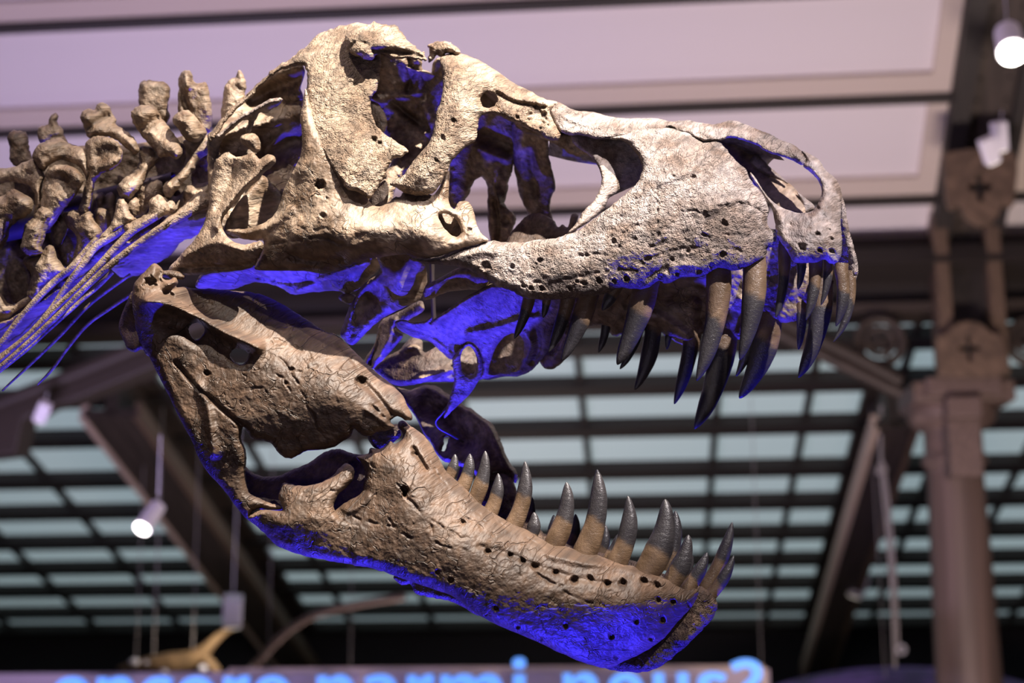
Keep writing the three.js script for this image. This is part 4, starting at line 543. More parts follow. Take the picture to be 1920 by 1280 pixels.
bone('pterygoid_hook', skull, { m: 'fine', t: 0.03, r: 9, z: 28, tone: 'cheek', n: 1.4, o: [848, 672, 860, 656, 878, 642, 893, 648, 902, 668, 904, 694, 896, 716, 878, 742, 862, 757, 846, 772, 832, 784, 838, 762, 846, 735, 852, 707], h: [[866, 660, 878, 648, 890, 660, 894, 680, 886, 702, 872, 700, 864, 682]], w: [[850, 680, -0.20], [895, 660, -0.22], [890, 715, -0.24], [840, 770, -0.26]] });
bone('hyoid', skull, { m: 'fine', t: 0.035, r: 9, z: 29, tone: 'cheek', n: 1.5, o: [684, 678, 704, 640, 714, 602, 735, 590, 756, 580, 790, 564, 796, 580, 770, 598, 742, 616, 756, 628, 740, 650, 712, 680, 696, 692], w: [[690, 680, -0.34], [720, 610, -0.3], [790, 570, -0.22], [745, 640, -0.28]], f: [['g', 6, 0.02, [712, 610, 706, 650, 694, 684]], ['r', 6, 0.015, [740, 600, 725, 640, 705, 675]]] });
bone('throat_bone', skull, { m: 'fine', t: 0.05, r: 12, z: 30, tone: 'cheek', n: 1.8, o: [750, 655, 762, 640, 775, 632, 792, 640, 794, 660, 820, 650, 862, 640, 900, 650, 905, 690, 890, 712, 844, 716, 800, 716, 770, 722, 740, 722, 716, 706, 700, 690, 725, 668], w: [[760, 650, -0.34], [790, 690, -0.30], [840, 690, -0.32], [895, 680, -0.36], [720, 700, -0.36]], f: [['r', 6, 0.02, [790, 710, 815, 702, 846, 692]], ['r', 6, 0.02, [755, 655, 775, 650, 792, 658]]] });
// far side of the head seen through the openings
bone('far_lacrimal', skull, { m: 'fine', t: 0.05, r: 12, z: 31, tone: 'cheek', n: 2, jag: 1.4, o: [842, 306, 848, 250, 885, 180, 915, 160, 948, 178, 964, 240, 966, 270, 960, 321, 954, 339, 951, 366, 948, 384, 960, 396, 968, 408, 962, 428, 957, 456, 924, 456, 915, 416, 914, 369, 913, 345, 901, 332, 889, 339, 880, 363, 868, 381, 852, 394, 840, 384, 842, 340], w: [[850, 330, -0.3], [930, 230, -0.28], [940, 330, -0.36], [940, 430, -0.38]], f: [['g', 12, 0.04, [905, 255, 930, 262, 952, 275]], ['r', 8, 0.025, [900, 280, 925, 292, 950, 300]], ['g', 4, 0.02, [928, 380, 934, 420, 930, 450]], ['p', 948, 415, 12, 0.02], ['r', 7, 0.02, [932, 320, 928, 350, 935, 380]]] });
bone('far_nasal_wing', skull, { m: 'fine', t: 0.05, r: 14, z: 32, tone: 'cheek', n: 1.8, o: [962, 228, 990, 236, 1024, 256, 1030, 297, 1038, 327, 1042, 351, 1034, 369, 1031, 387, 1036, 420, 1004, 420, 990, 400, 984, 387, 973, 363, 969, 339, 963, 312, 962, 270], w: [[975, 240, -0.26], [1020, 260, -0.24], [975, 330, -0.36], [1035, 340, -0.32], [1010, 400, -0.36]], f: [['g', 8, 0.02, [995, 280, 1000, 320, 1005, 360]]] });
bone('far_roof_edge', skull, { m: 'fine', t: 0.04, r: 10, z: 33, tone: 'cheek', n: 1.6, jag: 1.6, o: [960, 222, 1000, 235, 1040, 246, 1080, 252, 1112, 268, 1106, 290, 1090, 292, 1085, 294, 1068, 288, 1052, 276, 1032, 266, 1004, 254, 978, 246], w: [[970, 230, -0.16], [1040, 255, -0.18], [1100, 280, -0.16]] });
bone('far_jugal_dome', skull, { m: 'fine', t: 0.05, r: 14, z: 34, tone: 'cheek', n: 1.2, o: [948, 462, 956, 440, 968, 424, 984, 408, 1002, 399, 1020, 402, 1038, 413, 1047, 426, 1054, 420, 1064, 426, 1072, 402, 1085, 404, 1080, 424, 1082, 440, 1050, 470, 980, 475], w: [[960, 440, -0.24], [1010, 405, -0.28], [1030, 440, -0.24], [1075, 415, -0.26]] });
rod('steel_armature', skull, [[810, 470, -0.2, 5], [811, 540, -0.22, 5], [814, 605, -0.24, 5]], metalM, null);
rod('steel_hook', skull, [[862, 722, -0.26, 2.6], [846, 753, -0.27, 2.6], [828, 776, -0.28, 2.6], [817, 790, -0.29, 2.6], [822, 801, -0.3, 2.6], [842, 813, -0.32, 2.6], [868, 828, -0.36, 2.6]], metalM, null, 8, 1, 0);
// upper teeth, near side (base from, base to, tip)
for (const a of [[982, 552, 1005, 552, 964, 635, -0.05, 0.08], [1017, 555, 1034, 555, 1018, 596, -0.05, 0.05], [1051, 552, 1080, 552, 1029, 660, -0.045, 0.08], [1087, 546, 1125, 552, 1053, 677, -0.02, 0.06], [1142, 530, 1168, 540, 1129, 582, -0.05, 0.05], [1188, 532, 1236, 536, 1157, 684, -0.01, 0.07, 0.38], [1324, 498, 1371, 500, 1306, 714, -0.0, 0.12, 0.50], [1391, 484, 1438, 482, 1387, 675, 0.0, 0.10, 0.40], [1458, 466, 1482, 468, 1454, 596, -0.02, 0.10], [1494, 486, 1512, 486, 1496, 543, -0.02, 0.08, 0.2], [1516, 486, 1542, 488, 1511, 600, 0.0, 0.10, 0.45], [1543, 488, 1561, 490, 1539, 572, -0.02, 0.12, 0.3], [1564, 502, 1590, 510, 1567, 612, -0.05, 0.16, 0.42], [1586, 518, 1604, 524, 1562, 641, -0.09, 0.20, 0.35]]) tooth(skull, ...a);
// upper teeth, far side
for (const a of [[1128, 606, 1146, 606, 1122, 661, -0.28, 0.08, 0.1], [1186, 625, 1205, 625, 1162, 692, -0.27, 0.1, 0.1], [1208, 612, 1242, 616, 1190, 731, -0.27, 0.12, 0.1], [1247, 626, 1260, 628, 1250, 655, -0.27, 0.02, 0.1], [1285, 590, 1318, 600, 1264, 758, -0.26, 0.08, 0.35], [1330, 596, 1384, 600, 1302, 804, -0.25, 0.14, 0.3], [1396, 628, 1418, 634, 1380, 705, -0.22, 0.10, 0.1], [1417, 585, 1470, 590, 1386, 747, -0.22, 0.14, 0.35], [1492, 560, 1514, 566, 1497, 656, -0.19, 0.06, 0.3], [1520, 530, 1562, 540, 1497, 708, -0.16, 0.14, 0.25]]) tooth(skull, ...a);
bone('jugal_recess', skull, { m: 'fine', t: 0.02, r: 6, z: 35, tone: 'cheek', n: 1.5, o: [812, 392, 845, 390, 868, 405, 874, 440, 862, 454, 836, 450, 818, 425], w: [[815, 395, -0.045], [870, 405, -0.05], [865, 450, -0.02], [825, 440, -0.02], [845, 420, -0.05]] });
roof('nasal_roof', skull, [[1050, 212, -0.14], [1110, 226, -0.15], [1200, 236, -0.15], [1300, 242, -0.15], [1370, 240, -0.15], [1420, 254, -0.14], [1470, 276, -0.13]], 0.2, 0.03, 'grey', 1);
roof('frontal_roof', skull, [[836, 116, -0.16], [880, 122, -0.17], [930, 148, -0.16], [990, 182, -0.15], [1050, 208, -0.15]], 0.34, 0.04, 'cheek', 2);
roof('parietal_roof', skull, [[620, 78, -0.20], [660, 72, -0.21], [720, 84, -0.18], [780, 108, -0.17], [815, 118, -0.18]], 0.42, 0.04, 'cheek', 3);
// ---------- lower jaw ----------
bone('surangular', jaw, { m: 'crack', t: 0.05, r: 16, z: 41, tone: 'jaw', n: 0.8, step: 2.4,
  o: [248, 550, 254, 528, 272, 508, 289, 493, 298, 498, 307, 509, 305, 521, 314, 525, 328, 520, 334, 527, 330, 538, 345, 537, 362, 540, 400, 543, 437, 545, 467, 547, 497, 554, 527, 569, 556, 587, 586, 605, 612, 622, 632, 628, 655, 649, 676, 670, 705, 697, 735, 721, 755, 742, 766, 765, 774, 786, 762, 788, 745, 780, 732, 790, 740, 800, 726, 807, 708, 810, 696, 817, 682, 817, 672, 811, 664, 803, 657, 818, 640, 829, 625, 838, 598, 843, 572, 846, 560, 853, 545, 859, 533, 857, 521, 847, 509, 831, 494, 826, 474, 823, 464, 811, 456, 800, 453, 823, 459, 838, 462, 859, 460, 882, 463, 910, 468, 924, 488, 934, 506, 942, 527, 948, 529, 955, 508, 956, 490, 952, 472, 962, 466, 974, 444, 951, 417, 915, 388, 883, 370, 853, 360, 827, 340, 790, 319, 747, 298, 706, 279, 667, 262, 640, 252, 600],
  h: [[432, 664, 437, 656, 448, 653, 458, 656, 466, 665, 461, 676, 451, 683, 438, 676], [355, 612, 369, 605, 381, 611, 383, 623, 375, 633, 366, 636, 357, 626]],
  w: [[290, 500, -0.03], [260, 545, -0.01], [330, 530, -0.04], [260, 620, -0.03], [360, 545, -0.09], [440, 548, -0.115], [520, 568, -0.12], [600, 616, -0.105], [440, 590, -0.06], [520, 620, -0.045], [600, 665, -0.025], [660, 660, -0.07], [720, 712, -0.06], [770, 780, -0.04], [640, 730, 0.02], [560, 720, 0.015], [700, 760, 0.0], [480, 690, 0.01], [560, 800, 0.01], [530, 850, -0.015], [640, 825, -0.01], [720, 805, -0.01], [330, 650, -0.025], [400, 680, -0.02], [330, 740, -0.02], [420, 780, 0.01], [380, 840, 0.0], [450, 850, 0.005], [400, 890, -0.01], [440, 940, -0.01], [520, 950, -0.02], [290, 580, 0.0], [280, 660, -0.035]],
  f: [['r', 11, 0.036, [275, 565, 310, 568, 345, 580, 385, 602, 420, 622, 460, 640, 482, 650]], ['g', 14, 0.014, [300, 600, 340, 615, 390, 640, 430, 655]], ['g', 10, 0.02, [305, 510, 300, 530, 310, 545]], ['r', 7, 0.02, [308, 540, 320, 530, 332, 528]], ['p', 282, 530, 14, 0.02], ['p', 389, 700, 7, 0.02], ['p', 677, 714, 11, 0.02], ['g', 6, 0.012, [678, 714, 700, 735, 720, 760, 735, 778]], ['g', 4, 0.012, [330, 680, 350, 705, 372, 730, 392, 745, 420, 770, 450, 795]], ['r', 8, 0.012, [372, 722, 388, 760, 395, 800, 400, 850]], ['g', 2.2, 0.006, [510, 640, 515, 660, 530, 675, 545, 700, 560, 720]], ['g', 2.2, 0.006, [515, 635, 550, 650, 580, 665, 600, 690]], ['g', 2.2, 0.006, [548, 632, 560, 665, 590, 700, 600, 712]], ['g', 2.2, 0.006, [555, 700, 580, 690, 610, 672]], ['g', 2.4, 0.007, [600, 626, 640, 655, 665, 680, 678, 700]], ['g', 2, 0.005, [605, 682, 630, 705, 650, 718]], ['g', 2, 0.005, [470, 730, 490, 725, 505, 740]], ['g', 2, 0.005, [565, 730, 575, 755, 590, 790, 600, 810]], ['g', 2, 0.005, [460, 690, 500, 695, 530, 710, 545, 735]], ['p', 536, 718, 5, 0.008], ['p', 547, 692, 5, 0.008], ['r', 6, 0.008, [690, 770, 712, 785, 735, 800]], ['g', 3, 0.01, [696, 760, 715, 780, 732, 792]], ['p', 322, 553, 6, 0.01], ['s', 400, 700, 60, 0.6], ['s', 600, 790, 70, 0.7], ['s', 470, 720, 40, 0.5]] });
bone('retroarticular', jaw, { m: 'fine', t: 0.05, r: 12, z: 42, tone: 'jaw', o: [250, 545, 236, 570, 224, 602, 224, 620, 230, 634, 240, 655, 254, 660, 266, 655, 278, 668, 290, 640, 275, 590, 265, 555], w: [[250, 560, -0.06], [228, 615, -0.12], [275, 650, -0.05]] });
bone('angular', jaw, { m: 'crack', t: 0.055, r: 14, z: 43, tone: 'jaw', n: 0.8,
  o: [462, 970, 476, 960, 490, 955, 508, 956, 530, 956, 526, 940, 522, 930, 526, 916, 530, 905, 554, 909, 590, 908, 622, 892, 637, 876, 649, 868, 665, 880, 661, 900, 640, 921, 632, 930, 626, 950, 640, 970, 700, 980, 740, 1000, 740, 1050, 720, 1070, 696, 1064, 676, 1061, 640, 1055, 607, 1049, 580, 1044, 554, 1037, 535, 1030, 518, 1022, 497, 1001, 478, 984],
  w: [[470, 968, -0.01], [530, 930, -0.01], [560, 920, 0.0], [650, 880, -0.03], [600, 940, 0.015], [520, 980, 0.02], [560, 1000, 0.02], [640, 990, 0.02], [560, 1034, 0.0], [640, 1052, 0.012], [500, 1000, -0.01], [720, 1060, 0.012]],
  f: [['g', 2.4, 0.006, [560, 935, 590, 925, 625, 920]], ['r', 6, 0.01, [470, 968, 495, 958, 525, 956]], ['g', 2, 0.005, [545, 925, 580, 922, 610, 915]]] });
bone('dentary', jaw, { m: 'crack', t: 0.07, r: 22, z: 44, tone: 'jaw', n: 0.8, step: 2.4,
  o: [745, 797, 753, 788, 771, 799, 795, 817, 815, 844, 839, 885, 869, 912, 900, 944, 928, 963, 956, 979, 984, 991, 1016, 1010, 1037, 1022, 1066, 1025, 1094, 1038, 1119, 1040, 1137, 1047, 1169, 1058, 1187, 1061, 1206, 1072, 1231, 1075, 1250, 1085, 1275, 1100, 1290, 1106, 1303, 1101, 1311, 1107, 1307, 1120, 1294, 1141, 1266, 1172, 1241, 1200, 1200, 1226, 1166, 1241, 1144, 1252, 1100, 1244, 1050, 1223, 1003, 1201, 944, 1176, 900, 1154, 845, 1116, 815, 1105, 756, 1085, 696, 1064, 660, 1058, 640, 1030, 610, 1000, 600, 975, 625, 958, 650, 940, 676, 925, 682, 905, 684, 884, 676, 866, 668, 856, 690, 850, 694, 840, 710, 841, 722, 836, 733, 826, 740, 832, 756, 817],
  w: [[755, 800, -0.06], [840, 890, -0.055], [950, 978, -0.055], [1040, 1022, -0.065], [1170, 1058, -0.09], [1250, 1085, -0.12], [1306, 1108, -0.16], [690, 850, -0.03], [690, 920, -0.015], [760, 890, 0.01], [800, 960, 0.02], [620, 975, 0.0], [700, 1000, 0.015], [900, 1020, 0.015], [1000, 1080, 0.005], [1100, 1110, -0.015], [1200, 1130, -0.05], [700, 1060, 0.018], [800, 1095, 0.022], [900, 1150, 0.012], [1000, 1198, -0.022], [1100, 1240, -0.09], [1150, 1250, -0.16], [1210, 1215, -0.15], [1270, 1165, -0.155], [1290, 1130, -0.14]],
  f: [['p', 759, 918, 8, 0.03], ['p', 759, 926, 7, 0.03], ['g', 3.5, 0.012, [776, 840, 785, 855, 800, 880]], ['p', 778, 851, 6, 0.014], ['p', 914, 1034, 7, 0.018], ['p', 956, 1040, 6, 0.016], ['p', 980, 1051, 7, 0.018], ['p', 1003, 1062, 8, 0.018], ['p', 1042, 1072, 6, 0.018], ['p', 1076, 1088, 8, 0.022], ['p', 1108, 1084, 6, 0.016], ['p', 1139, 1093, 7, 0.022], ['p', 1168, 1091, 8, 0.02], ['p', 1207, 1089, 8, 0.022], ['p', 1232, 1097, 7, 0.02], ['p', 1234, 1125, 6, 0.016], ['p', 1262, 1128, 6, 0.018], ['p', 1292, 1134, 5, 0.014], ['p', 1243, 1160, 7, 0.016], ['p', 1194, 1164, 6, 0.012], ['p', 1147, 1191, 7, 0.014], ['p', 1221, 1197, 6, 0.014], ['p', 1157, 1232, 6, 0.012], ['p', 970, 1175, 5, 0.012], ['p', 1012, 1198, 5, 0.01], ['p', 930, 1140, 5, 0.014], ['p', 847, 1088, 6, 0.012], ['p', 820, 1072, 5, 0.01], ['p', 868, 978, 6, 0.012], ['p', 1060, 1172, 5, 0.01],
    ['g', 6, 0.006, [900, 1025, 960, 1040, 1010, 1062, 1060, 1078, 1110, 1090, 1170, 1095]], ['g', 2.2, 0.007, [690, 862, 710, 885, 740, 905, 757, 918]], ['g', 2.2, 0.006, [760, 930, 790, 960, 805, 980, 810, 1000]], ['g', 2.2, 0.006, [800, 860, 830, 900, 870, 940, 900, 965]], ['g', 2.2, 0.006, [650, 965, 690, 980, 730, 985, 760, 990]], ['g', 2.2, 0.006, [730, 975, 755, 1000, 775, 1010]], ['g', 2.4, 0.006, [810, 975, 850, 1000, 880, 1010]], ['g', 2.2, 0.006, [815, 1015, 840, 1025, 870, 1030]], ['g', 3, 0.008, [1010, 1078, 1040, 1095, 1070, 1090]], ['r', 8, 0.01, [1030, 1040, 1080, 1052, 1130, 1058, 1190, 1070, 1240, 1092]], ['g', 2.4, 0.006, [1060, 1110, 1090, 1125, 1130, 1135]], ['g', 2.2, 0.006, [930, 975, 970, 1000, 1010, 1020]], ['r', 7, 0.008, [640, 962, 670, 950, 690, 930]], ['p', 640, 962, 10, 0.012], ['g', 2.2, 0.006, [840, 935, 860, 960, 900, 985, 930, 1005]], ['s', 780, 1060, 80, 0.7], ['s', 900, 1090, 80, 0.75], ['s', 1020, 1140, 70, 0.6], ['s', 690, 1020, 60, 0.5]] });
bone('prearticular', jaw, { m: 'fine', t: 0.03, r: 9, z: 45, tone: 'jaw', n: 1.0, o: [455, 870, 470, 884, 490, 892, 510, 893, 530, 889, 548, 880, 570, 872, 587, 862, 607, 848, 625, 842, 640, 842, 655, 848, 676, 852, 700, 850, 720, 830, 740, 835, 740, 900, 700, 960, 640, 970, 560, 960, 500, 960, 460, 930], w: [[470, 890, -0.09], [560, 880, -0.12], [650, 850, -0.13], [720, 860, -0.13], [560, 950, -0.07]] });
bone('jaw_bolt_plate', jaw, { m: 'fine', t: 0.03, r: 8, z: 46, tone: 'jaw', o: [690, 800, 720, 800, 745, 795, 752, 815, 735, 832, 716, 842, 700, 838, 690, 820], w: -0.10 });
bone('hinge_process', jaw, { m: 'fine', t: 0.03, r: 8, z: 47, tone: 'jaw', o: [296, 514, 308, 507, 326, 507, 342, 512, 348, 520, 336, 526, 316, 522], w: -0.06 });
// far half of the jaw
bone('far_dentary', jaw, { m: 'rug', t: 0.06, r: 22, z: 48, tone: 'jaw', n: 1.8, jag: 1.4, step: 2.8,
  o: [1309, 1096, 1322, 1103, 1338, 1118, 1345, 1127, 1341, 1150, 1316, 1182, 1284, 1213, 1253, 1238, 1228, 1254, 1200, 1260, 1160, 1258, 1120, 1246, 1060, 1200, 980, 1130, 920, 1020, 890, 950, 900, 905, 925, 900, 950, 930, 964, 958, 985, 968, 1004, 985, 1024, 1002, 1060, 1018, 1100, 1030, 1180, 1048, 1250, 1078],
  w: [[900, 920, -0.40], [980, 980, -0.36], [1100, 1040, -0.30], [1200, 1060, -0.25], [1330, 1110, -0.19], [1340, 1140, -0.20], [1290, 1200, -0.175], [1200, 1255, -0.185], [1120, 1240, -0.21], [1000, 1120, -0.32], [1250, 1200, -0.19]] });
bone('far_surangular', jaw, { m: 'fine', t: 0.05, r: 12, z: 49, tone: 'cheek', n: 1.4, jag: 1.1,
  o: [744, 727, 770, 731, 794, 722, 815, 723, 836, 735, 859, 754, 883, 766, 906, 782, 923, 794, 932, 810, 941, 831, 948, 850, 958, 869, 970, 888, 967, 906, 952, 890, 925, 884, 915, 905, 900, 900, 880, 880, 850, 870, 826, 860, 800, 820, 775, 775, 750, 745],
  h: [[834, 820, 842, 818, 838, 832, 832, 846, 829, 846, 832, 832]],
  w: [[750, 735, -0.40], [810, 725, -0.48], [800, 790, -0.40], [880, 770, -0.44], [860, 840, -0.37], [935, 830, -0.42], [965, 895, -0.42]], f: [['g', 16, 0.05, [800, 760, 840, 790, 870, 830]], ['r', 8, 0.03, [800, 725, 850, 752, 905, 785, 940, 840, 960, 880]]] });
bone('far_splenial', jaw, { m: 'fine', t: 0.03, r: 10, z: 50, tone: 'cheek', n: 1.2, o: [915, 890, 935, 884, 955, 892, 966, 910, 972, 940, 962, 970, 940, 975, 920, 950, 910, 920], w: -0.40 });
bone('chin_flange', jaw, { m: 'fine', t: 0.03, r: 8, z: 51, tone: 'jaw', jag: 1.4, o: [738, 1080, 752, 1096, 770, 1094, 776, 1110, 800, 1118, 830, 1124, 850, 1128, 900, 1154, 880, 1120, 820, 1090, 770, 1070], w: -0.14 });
// lower teeth, near row, then those across the mouth
for (const a of [[834, 886, 854, 894, 853, 851, -0.07, 0.12, 0.35], [855, 908, 880, 920, 881, 850, -0.07, 0.12, 0.42], [877, 930, 904, 944, 910, 845, -0.065, 0.12, 0.45], [905, 956, 932, 968, 934, 887, -0.065, 0.14, 0.5], [945, 982, 979, 990, 984, 864, -0.065, 0.16, 0.52], [985, 996, 1010, 1004, 1001, 960, -0.07, 0.14, 0.1], [1020, 1014, 1058, 1024, 1062, 903, -0.075, 0.17, 0.45], [1073, 1034, 1117, 1042, 1119, 879, -0.085, 0.16, 0.46], [1137, 1050, 1176, 1058, 1177, 929, -0.095, 0.18, 0.35], [1187, 1066, 1240, 1074, 1247, 935, -0.10, 0.19, 0.36], [1240, 1084, 1277, 1098, 1291, 1002, -0.13, 0.14, 0.3], [1276, 1098, 1304, 1106, 1326, 1035, -0.155, 0.10, 0.35]]) tooth(jaw, ...a);
for (const a of [[1313, 1092, 1342, 1098, 1373, 978, -0.22, 0.10, 0.45], [1318, 1112, 1342, 1122, 1376, 1041, -0.20, 0.12, 0.4], [1236, 1052, 1268, 1060, 1266, 957, -0.24, 0.12, 0.3], [1266, 1080, 1292, 1086, 1296, 1038, -0.22, 0.1, 0.3], [1022, 1008, 1044, 1016, 1038, 965, -0.34, 0.1, 0.4], [1060, 1020, 1082, 1028, 1079, 963, -0.33, 0.1, 0.4], [1116, 1036, 1138, 1044, 1135, 983, -0.31, 0.1, 0.3], [980, 980, 998, 986, 997, 930, -0.36, 0.1, 0.5], [856, 896, 872, 902, 866, 848, -0.38, 0.16, 0.9], [1130, 1044, 1152, 1052, 1160, 1000, -0.12, 0.12, 0.3]]) tooth(jaw, ...a);
// ---------- neck ----------
const VT = { m: 'fine', t: 0.10, r: 22, tone: 'cheek', n: 2.2, jag: 1.3, step: 2.8 };
let nz = 60;
function vertebra(label, parts) { const g = group('cervical_vertebra', skeleton); g.userData.label = label; for (const [name, o, w, extra] of parts) bone(name, g, { ...VT, z: nz++, o, w, ...(extra ?? {}) }); return g; }
vertebra('first neck vertebra tucked behind the skull', [
  ['neural_spine', [417, 188, 424, 158, 434, 146, 440, 146, 447, 132, 455, 138, 462, 157, 459, 180, 452, 225, 430, 250, 416, 235], -0.28, { t: 0.06, r: 12 }],
  ['centrum', [347, 350, 360, 346, 375, 343, 394, 343, 400, 372, 389, 400, 366, 405, 350, 395], -0.26]]);
vertebra('neck vertebra with a tall forked spine', [
  ['neural_spine', [333, 215, 334, 180, 335, 148, 340, 136, 347, 132, 358, 134, 365, 154, 376, 155, 385, 154, 391, 167, 395, 188, 398, 223, 392, 249, 352, 246, 332, 240], -0.30, { t: 0.07, r: 14, f: [['g', 6, 0.03, [336, 160, 345, 190, 352, 208]], ['r', 6, 0.02, [348, 136, 350, 160]]] }],
  ['zygapophysis', [323, 226, 333, 211, 352, 207, 363, 215, 375, 230, 388, 249, 378, 262, 366, 267, 349, 263, 337, 246], [[330, 225, -0.20], [380, 252, -0.26], [350, 260, -0.2]], {}],
  ['neural_arch', [345, 262, 366, 262, 388, 254, 392, 284, 376, 298, 361, 321, 343, 343, 328, 361, 317, 373, 307, 362, 306, 346, 328, 331, 342, 316, 350, 290], [[370, 265, -0.27], [320, 360, -0.22]], { t: 0.07, r: 16 }],
  ['centrum', [298, 348, 312, 352, 330, 368, 350, 352, 362, 360, 360, 390, 338, 405, 310, 408, 296, 390], -0.30]]);
vertebra('neck vertebra with a square topped spine', [
  ['neural_spine', [260, 180, 260, 168, 263, 155, 277, 149, 290, 152, 305, 152, 316, 160, 319, 176, 314, 197, 319, 220, 310, 232, 285, 215, 262, 200], -0.33, { t: 0.07, r: 13 }],
  ['zygapophysis', [245, 210, 258, 200, 277, 196, 291, 200, 302, 218, 316, 238, 328, 254, 340, 272, 342, 286, 333, 298, 318, 294, 298, 294, 292, 284, 272, 262, 262, 250, 249, 230], [[255, 210, -0.23], [300, 240, -0.26], [330, 290, -0.19], [300, 290, -0.22]], { f: [['g', 8, 0.02, [270, 240, 285, 228, 295, 222]]] }],
  ['neural_arch', [262, 275, 285, 278, 296, 296, 292, 306, 281, 320, 270, 341, 256, 360, 244, 373, 225, 367, 219, 350, 234, 333, 252, 322, 260, 304], [[280, 290, -0.26], [235, 360, -0.20]], { t: 0.07, r: 16 }],
  ['centrum', [256, 350, 264, 343, 277, 338, 300, 337, 306, 352, 303, 375, 285, 384, 268, 404, 250, 405, 250, 375], -0.26]]);
vertebra('neck vertebra with a knobbed leaning spine', [
  ['neural_spine', [150, 217, 164, 204, 176, 206, 182, 195, 194, 192, 206, 200, 211, 214, 219, 224, 218, 233, 235, 245, 253, 261, 261, 279, 255, 290, 239, 281, 220, 264, 199, 256, 178, 258, 165, 258, 157, 237], [[160, 230, -0.24], [200, 205, -0.30], [255, 280, -0.22]], { t: 0.08, r: 16, f: [['g', 7, 0.02, [165, 240, 185, 225, 205, 218]]] }],
  ['zygapophysis', [158, 284, 162, 264, 172, 258, 184, 255, 206, 258, 222, 267, 230, 284, 226, 302, 211, 318, 190, 326, 178, 345, 172, 378, 160, 402, 148, 398, 156, 360, 164, 326, 160, 305], [[175, 265, -0.21], [222, 285, -0.18], [165, 350, -0.2], [155, 395, -0.2]], { t: 0.08, r: 16, f: [['g', 13, 0.02, [188, 292, 205, 282, 216, 288]]] }],
  ['centrum', [174, 366, 182, 362, 193, 362, 196, 380, 199, 362, 214, 362, 216, 380, 214, 404, 202, 426, 186, 432, 175, 420], -0.32],
  ['parapophysis', [117, 402, 130, 395, 150, 393, 170, 395, 176, 410, 190, 430, 191, 438, 187, 449, 166, 470, 148, 488, 130, 500, 138, 476, 144, 450, 136, 434, 122, 420], [[130, 410, -0.22], [170, 430, -0.19], [140, 490, -0.22]], { t: 0.07, r: 14, n: 2.6 }]]);
vertebra('neck vertebra with a thorn like spine', [
  ['neural_spine', [70, 252, 72, 242, 78, 236, 89, 232, 92, 221, 103, 212, 109, 216, 108, 230, 117, 242, 121, 256, 130, 272, 112, 274, 80, 274], -0.34, { t: 0.06, r: 12 }],
  ['neural_arch', [60, 291, 66, 278, 72, 270, 88, 263, 112, 260, 131, 269, 150, 276, 162, 282, 165, 300, 168, 330, 164, 340, 152, 316, 130, 303, 106, 301, 90, 312, 82, 322, 66, 306], [[75, 285, -0.22], [120, 275, -0.26], [160, 310, -0.2]], { t: 0.07, r: 14 }],
  ['zygapophysis', [84, 330, 90, 316, 108, 309, 136, 312, 152, 325, 158, 337, 152, 350, 134, 376, 114, 400, 102, 420, 88, 434, 74, 424, 74, 392, 80, 356], [[90, 330, -0.21], [140, 325, -0.18], [110, 380, -0.19], [85, 425, -0.2]], { f: [['g', 14, 0.025, [96, 335, 115, 335, 128, 350]]] }],
  ['diapophysis', [62, 408, 73, 391, 83, 386, 97, 391, 102, 401, 94, 420, 88, 434, 82, 452, 78, 464, 81, 473, 62, 480, 48, 477, 41, 470, 39, 459, 44, 433, 48, 419], [[85, 395, -0.18], [60, 465, -0.16]], {}],
  ['centrum', [42, 490, 47, 481, 70, 477, 90, 460, 100, 462, 106, 480, 120, 500, 124, 508, 112, 521, 94, 532, 84, 545, 78, 558, 62, 564, 52, 556, 58, 515], -0.2]]);
vertebra('neck vertebra with a stubby spine at the picture edge', [
  ['neural_spine', [14, 256, 22, 245, 35, 246, 48, 247, 54, 261, 56, 284, 64, 306, 30, 312, 18, 300, 18, 280], -0.38, { t: 0.06, r: 12 }],
  ['neural_arch', [-30, 320, -5, 316, 20, 313, 45, 304, 64, 298, 76, 316, 84, 328, 78, 352, 78, 390, 70, 408, 62, 412, 66, 380, 58, 352, 40, 344, 15, 342, -30, 352], [[0, 325, -0.26], [70, 320, -0.24], [70, 390, -0.22]], { t: 0.07, r: 13 }],
  ['zygapophysis', [-30, 372, 3, 368, 16, 358, 28, 355, 47, 364, 62, 376, 61, 394, 52, 404, 32, 416, 20, 426, 14, 450, 0, 468, -30, 470], [[0, 380, -0.2], [50, 380, -0.17], [0, 450, -0.2]], {}],
  ['centrum', [-30, 540, 0, 548, 15, 568, 28, 572, 26, 586, 8, 600, -30, 612], -0.2]]);
const spine = bone('far_neck_bones', skeleton, { m: 'fine', t: 0.05, r: 16, tone: 'cheek', n: 3, jag: 2, step: 4, z: 80, label: 'far half of the neck bones', o: [-40, 335, 30, 318, 90, 284, 170, 272, 240, 272, 310, 262, 390, 255, 398, 340, 396, 400, 340, 420, 300, 440, 250, 455, 200, 480, 150, 520, 90, 570, 40, 600, -40, 630], w: [[-40, 400, -0.42], [390, 340, -0.38], [200, 400, -0.42], [0, 600, -0.40], [390, 400, -0.36]], f: [['r', 16, 0.05, [110, 420, 130, 460, 140, 500]], ['g', 10, 0.04, [95, 440, 110, 490]], ['g', 14, 0.05, [40, 430, 60, 520, 60, 570]]] });
const rib = (pts) => rod('cervical_rib', skeleton, pts, B.fine, 'cheek', 12, 1);
bone('rib_head', skeleton, { ...VT, t: 0.05, r: 12, z: 81, o: [217, 384, 222, 374, 234, 375, 240, 386, 246, 402, 256, 410, 246, 420, 226, 434, 192, 452, 186, 446, 204, 425, 214, 404], w: [[225, 380, -0.17], [245, 410, -0.15], [195, 445, -0.15]] });
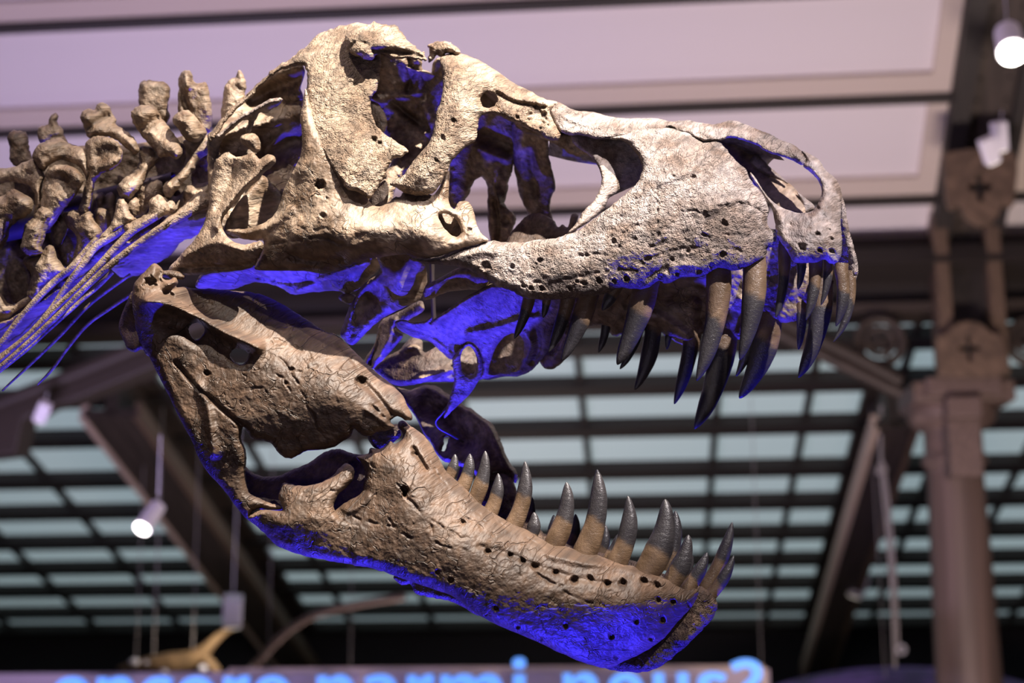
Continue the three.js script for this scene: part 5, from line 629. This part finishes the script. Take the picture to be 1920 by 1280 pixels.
bone('rib_head', skeleton, { ...VT, t: 0.05, r: 12, z: 82, o: [232, 424, 253, 412, 278, 398, 279, 381, 286, 369, 300, 365, 312, 378, 319, 396, 305, 406, 269, 424, 240, 440], w: [[300, 375, -0.15], [245, 430, -0.13], [310, 395, -0.13]] });
bone('rib_head', skeleton, { ...VT, t: 0.05, r: 12, z: 83, o: [296, 424, 328, 398, 361, 369, 376, 359, 392, 364, 392, 390, 368, 399, 336, 410, 310, 428], w: [[380, 370, -0.15], [305, 422, -0.11]] });
rib([[392, 378, -0.13, 9], [350, 400, -0.12, 9], [312, 421, -0.10, 8], [262, 455, -0.09, 7.5], [210, 494, -0.08, 7], [160, 540, -0.08, 6], [110, 590, -0.08, 6], [50, 645, -0.08, 5.5], [-30, 715, -0.08, 5]]);
rib([[312, 392, -0.12, 8], [285, 410, -0.12, 8], [250, 432, -0.11, 8], [218, 462, -0.10, 7], [185, 498, -0.09, 6.5], [150, 535, -0.09, 6], [110, 572, -0.09, 6], [60, 622, -0.09, 5], [-30, 700, -0.09, 5]]);
rib([[245, 416, -0.14, 8], [215, 440, -0.14, 8], [180, 462, -0.13, 8], [155, 495, -0.12, 7], [125, 535, -0.12, 6], [95, 580, -0.12, 5.5], [50, 630, -0.12, 5], [-30, 690, -0.12, 5]]);
rib([[185, 448, -0.15, 9], [160, 475, -0.15, 9], [135, 502, -0.14, 8], [105, 525, -0.14, 7], [70, 560, -0.13, 6.5], [35, 600, -0.13, 6.5], [0, 645, -0.13, 6], [-30, 675, -0.13, 6]]);
rib([[110, 520, -0.2, 8], [80, 548, -0.2, 8], [40, 570, -0.19, 7], [10, 592, -0.19, 6], [-30, 620, -0.19, 6]]);
rib([[210, 510, -0.2, 5], [185, 535, -0.19, 5], [150, 565, -0.18, 4.5], [100, 610, -0.17, 4], [50, 655, -0.17, 4], [-30, 718, -0.17, 4]]);
rib([[245, 514, -0.26, 3.4], [200, 546, -0.26, 3.4], [166, 573, -0.26, 3.4], [110, 632, -0.26, 3.2], [60, 680, -0.26, 3], [4, 732, -0.26, 2]]);
rib([[256, 545, -0.28, 3.6], [208, 577, -0.28, 3.6], [166, 607, -0.28, 3.4], [131, 647, -0.28, 3.2], [98, 692, -0.28, 3], [70, 721, -0.28, 2]]);
for (const [o, w, z] of [[[222, 375, 240, 366, 258, 372, 262, 392, 252, 408, 236, 402], -0.22, 90], [[176, 395, 190, 390, 206, 398, 210, 420, 196, 440, 180, 440], -0.24, 91], [[296, 372, 318, 372, 330, 385, 322, 402, 300, 404], -0.22, 92], [[100, 400, 118, 396, 128, 410, 124, 440, 110, 462, 98, 450], -0.26, 93]]) bone('neck_process', skeleton, { ...VT, t: 0.06, r: 14, z, o, w });
const plate = (o, w, z) => bone('far_cervical_rib', skeleton, { ...VT, t: 0.03, r: 9, z, o, w, n: 4.5, tone: 'cheek' });
plate([206, 486, 222, 462, 250, 448, 300, 428, 340, 410, 392, 392, 392, 425, 360, 446, 342, 452, 330, 466, 318, 480, 300, 490, 272, 510, 236, 520, 214, 510], [[220, 480, -0.24], [380, 400, -0.18], [270, 505, -0.36], [300, 435, -0.20], [340, 450, -0.30], [235, 515, -0.36]], 84);
plate([-30, 625, 30, 592, 80, 562, 120, 536, 165, 512, 160, 530, 120, 570, 80, 602, 40, 640, -30, 672], [[-20, 625, -0.16], [150, 515, -0.18], [-20, 668, -0.28], [120, 568, -0.28]], 85);
plate([96, 440, 112, 430, 132, 445, 142, 470, 136, 500, 122, 504, 108, 480], -0.28, 86);
plate([10, 500, 30, 480, 50, 500, 58, 540, 50, 570, 30, 572, 16, 548], -0.28, 87);
// steel mount: a pipe through the neck, out of the frame down to the floor
{
  const p = [V(330, 350, -0.34), V(120, 400, -0.36), V(-120, 470, -0.4), V(-300, 640, -0.42)].map((q) => q.sub(base)), e = p[3].clone(); e.y = 1.2; const f = p[3].clone(); f.y = 0.04;
  mesh('mount_pipe', new THREE.TubeGeometry(new THREE.CatmullRomCurve3([...p, e, f], false, 'centripetal'), 60, 0.035, 14), metalM, skeleton, 'dark steel mounting pipe');
  mesh('mount_foot', new THREE.CylinderGeometry(0.35, 0.38, 0.05, 32).translate(f.x, 0.025, f.z), metalM, skeleton, 'round steel foot plate');
}
renderer.render(scene, camera);
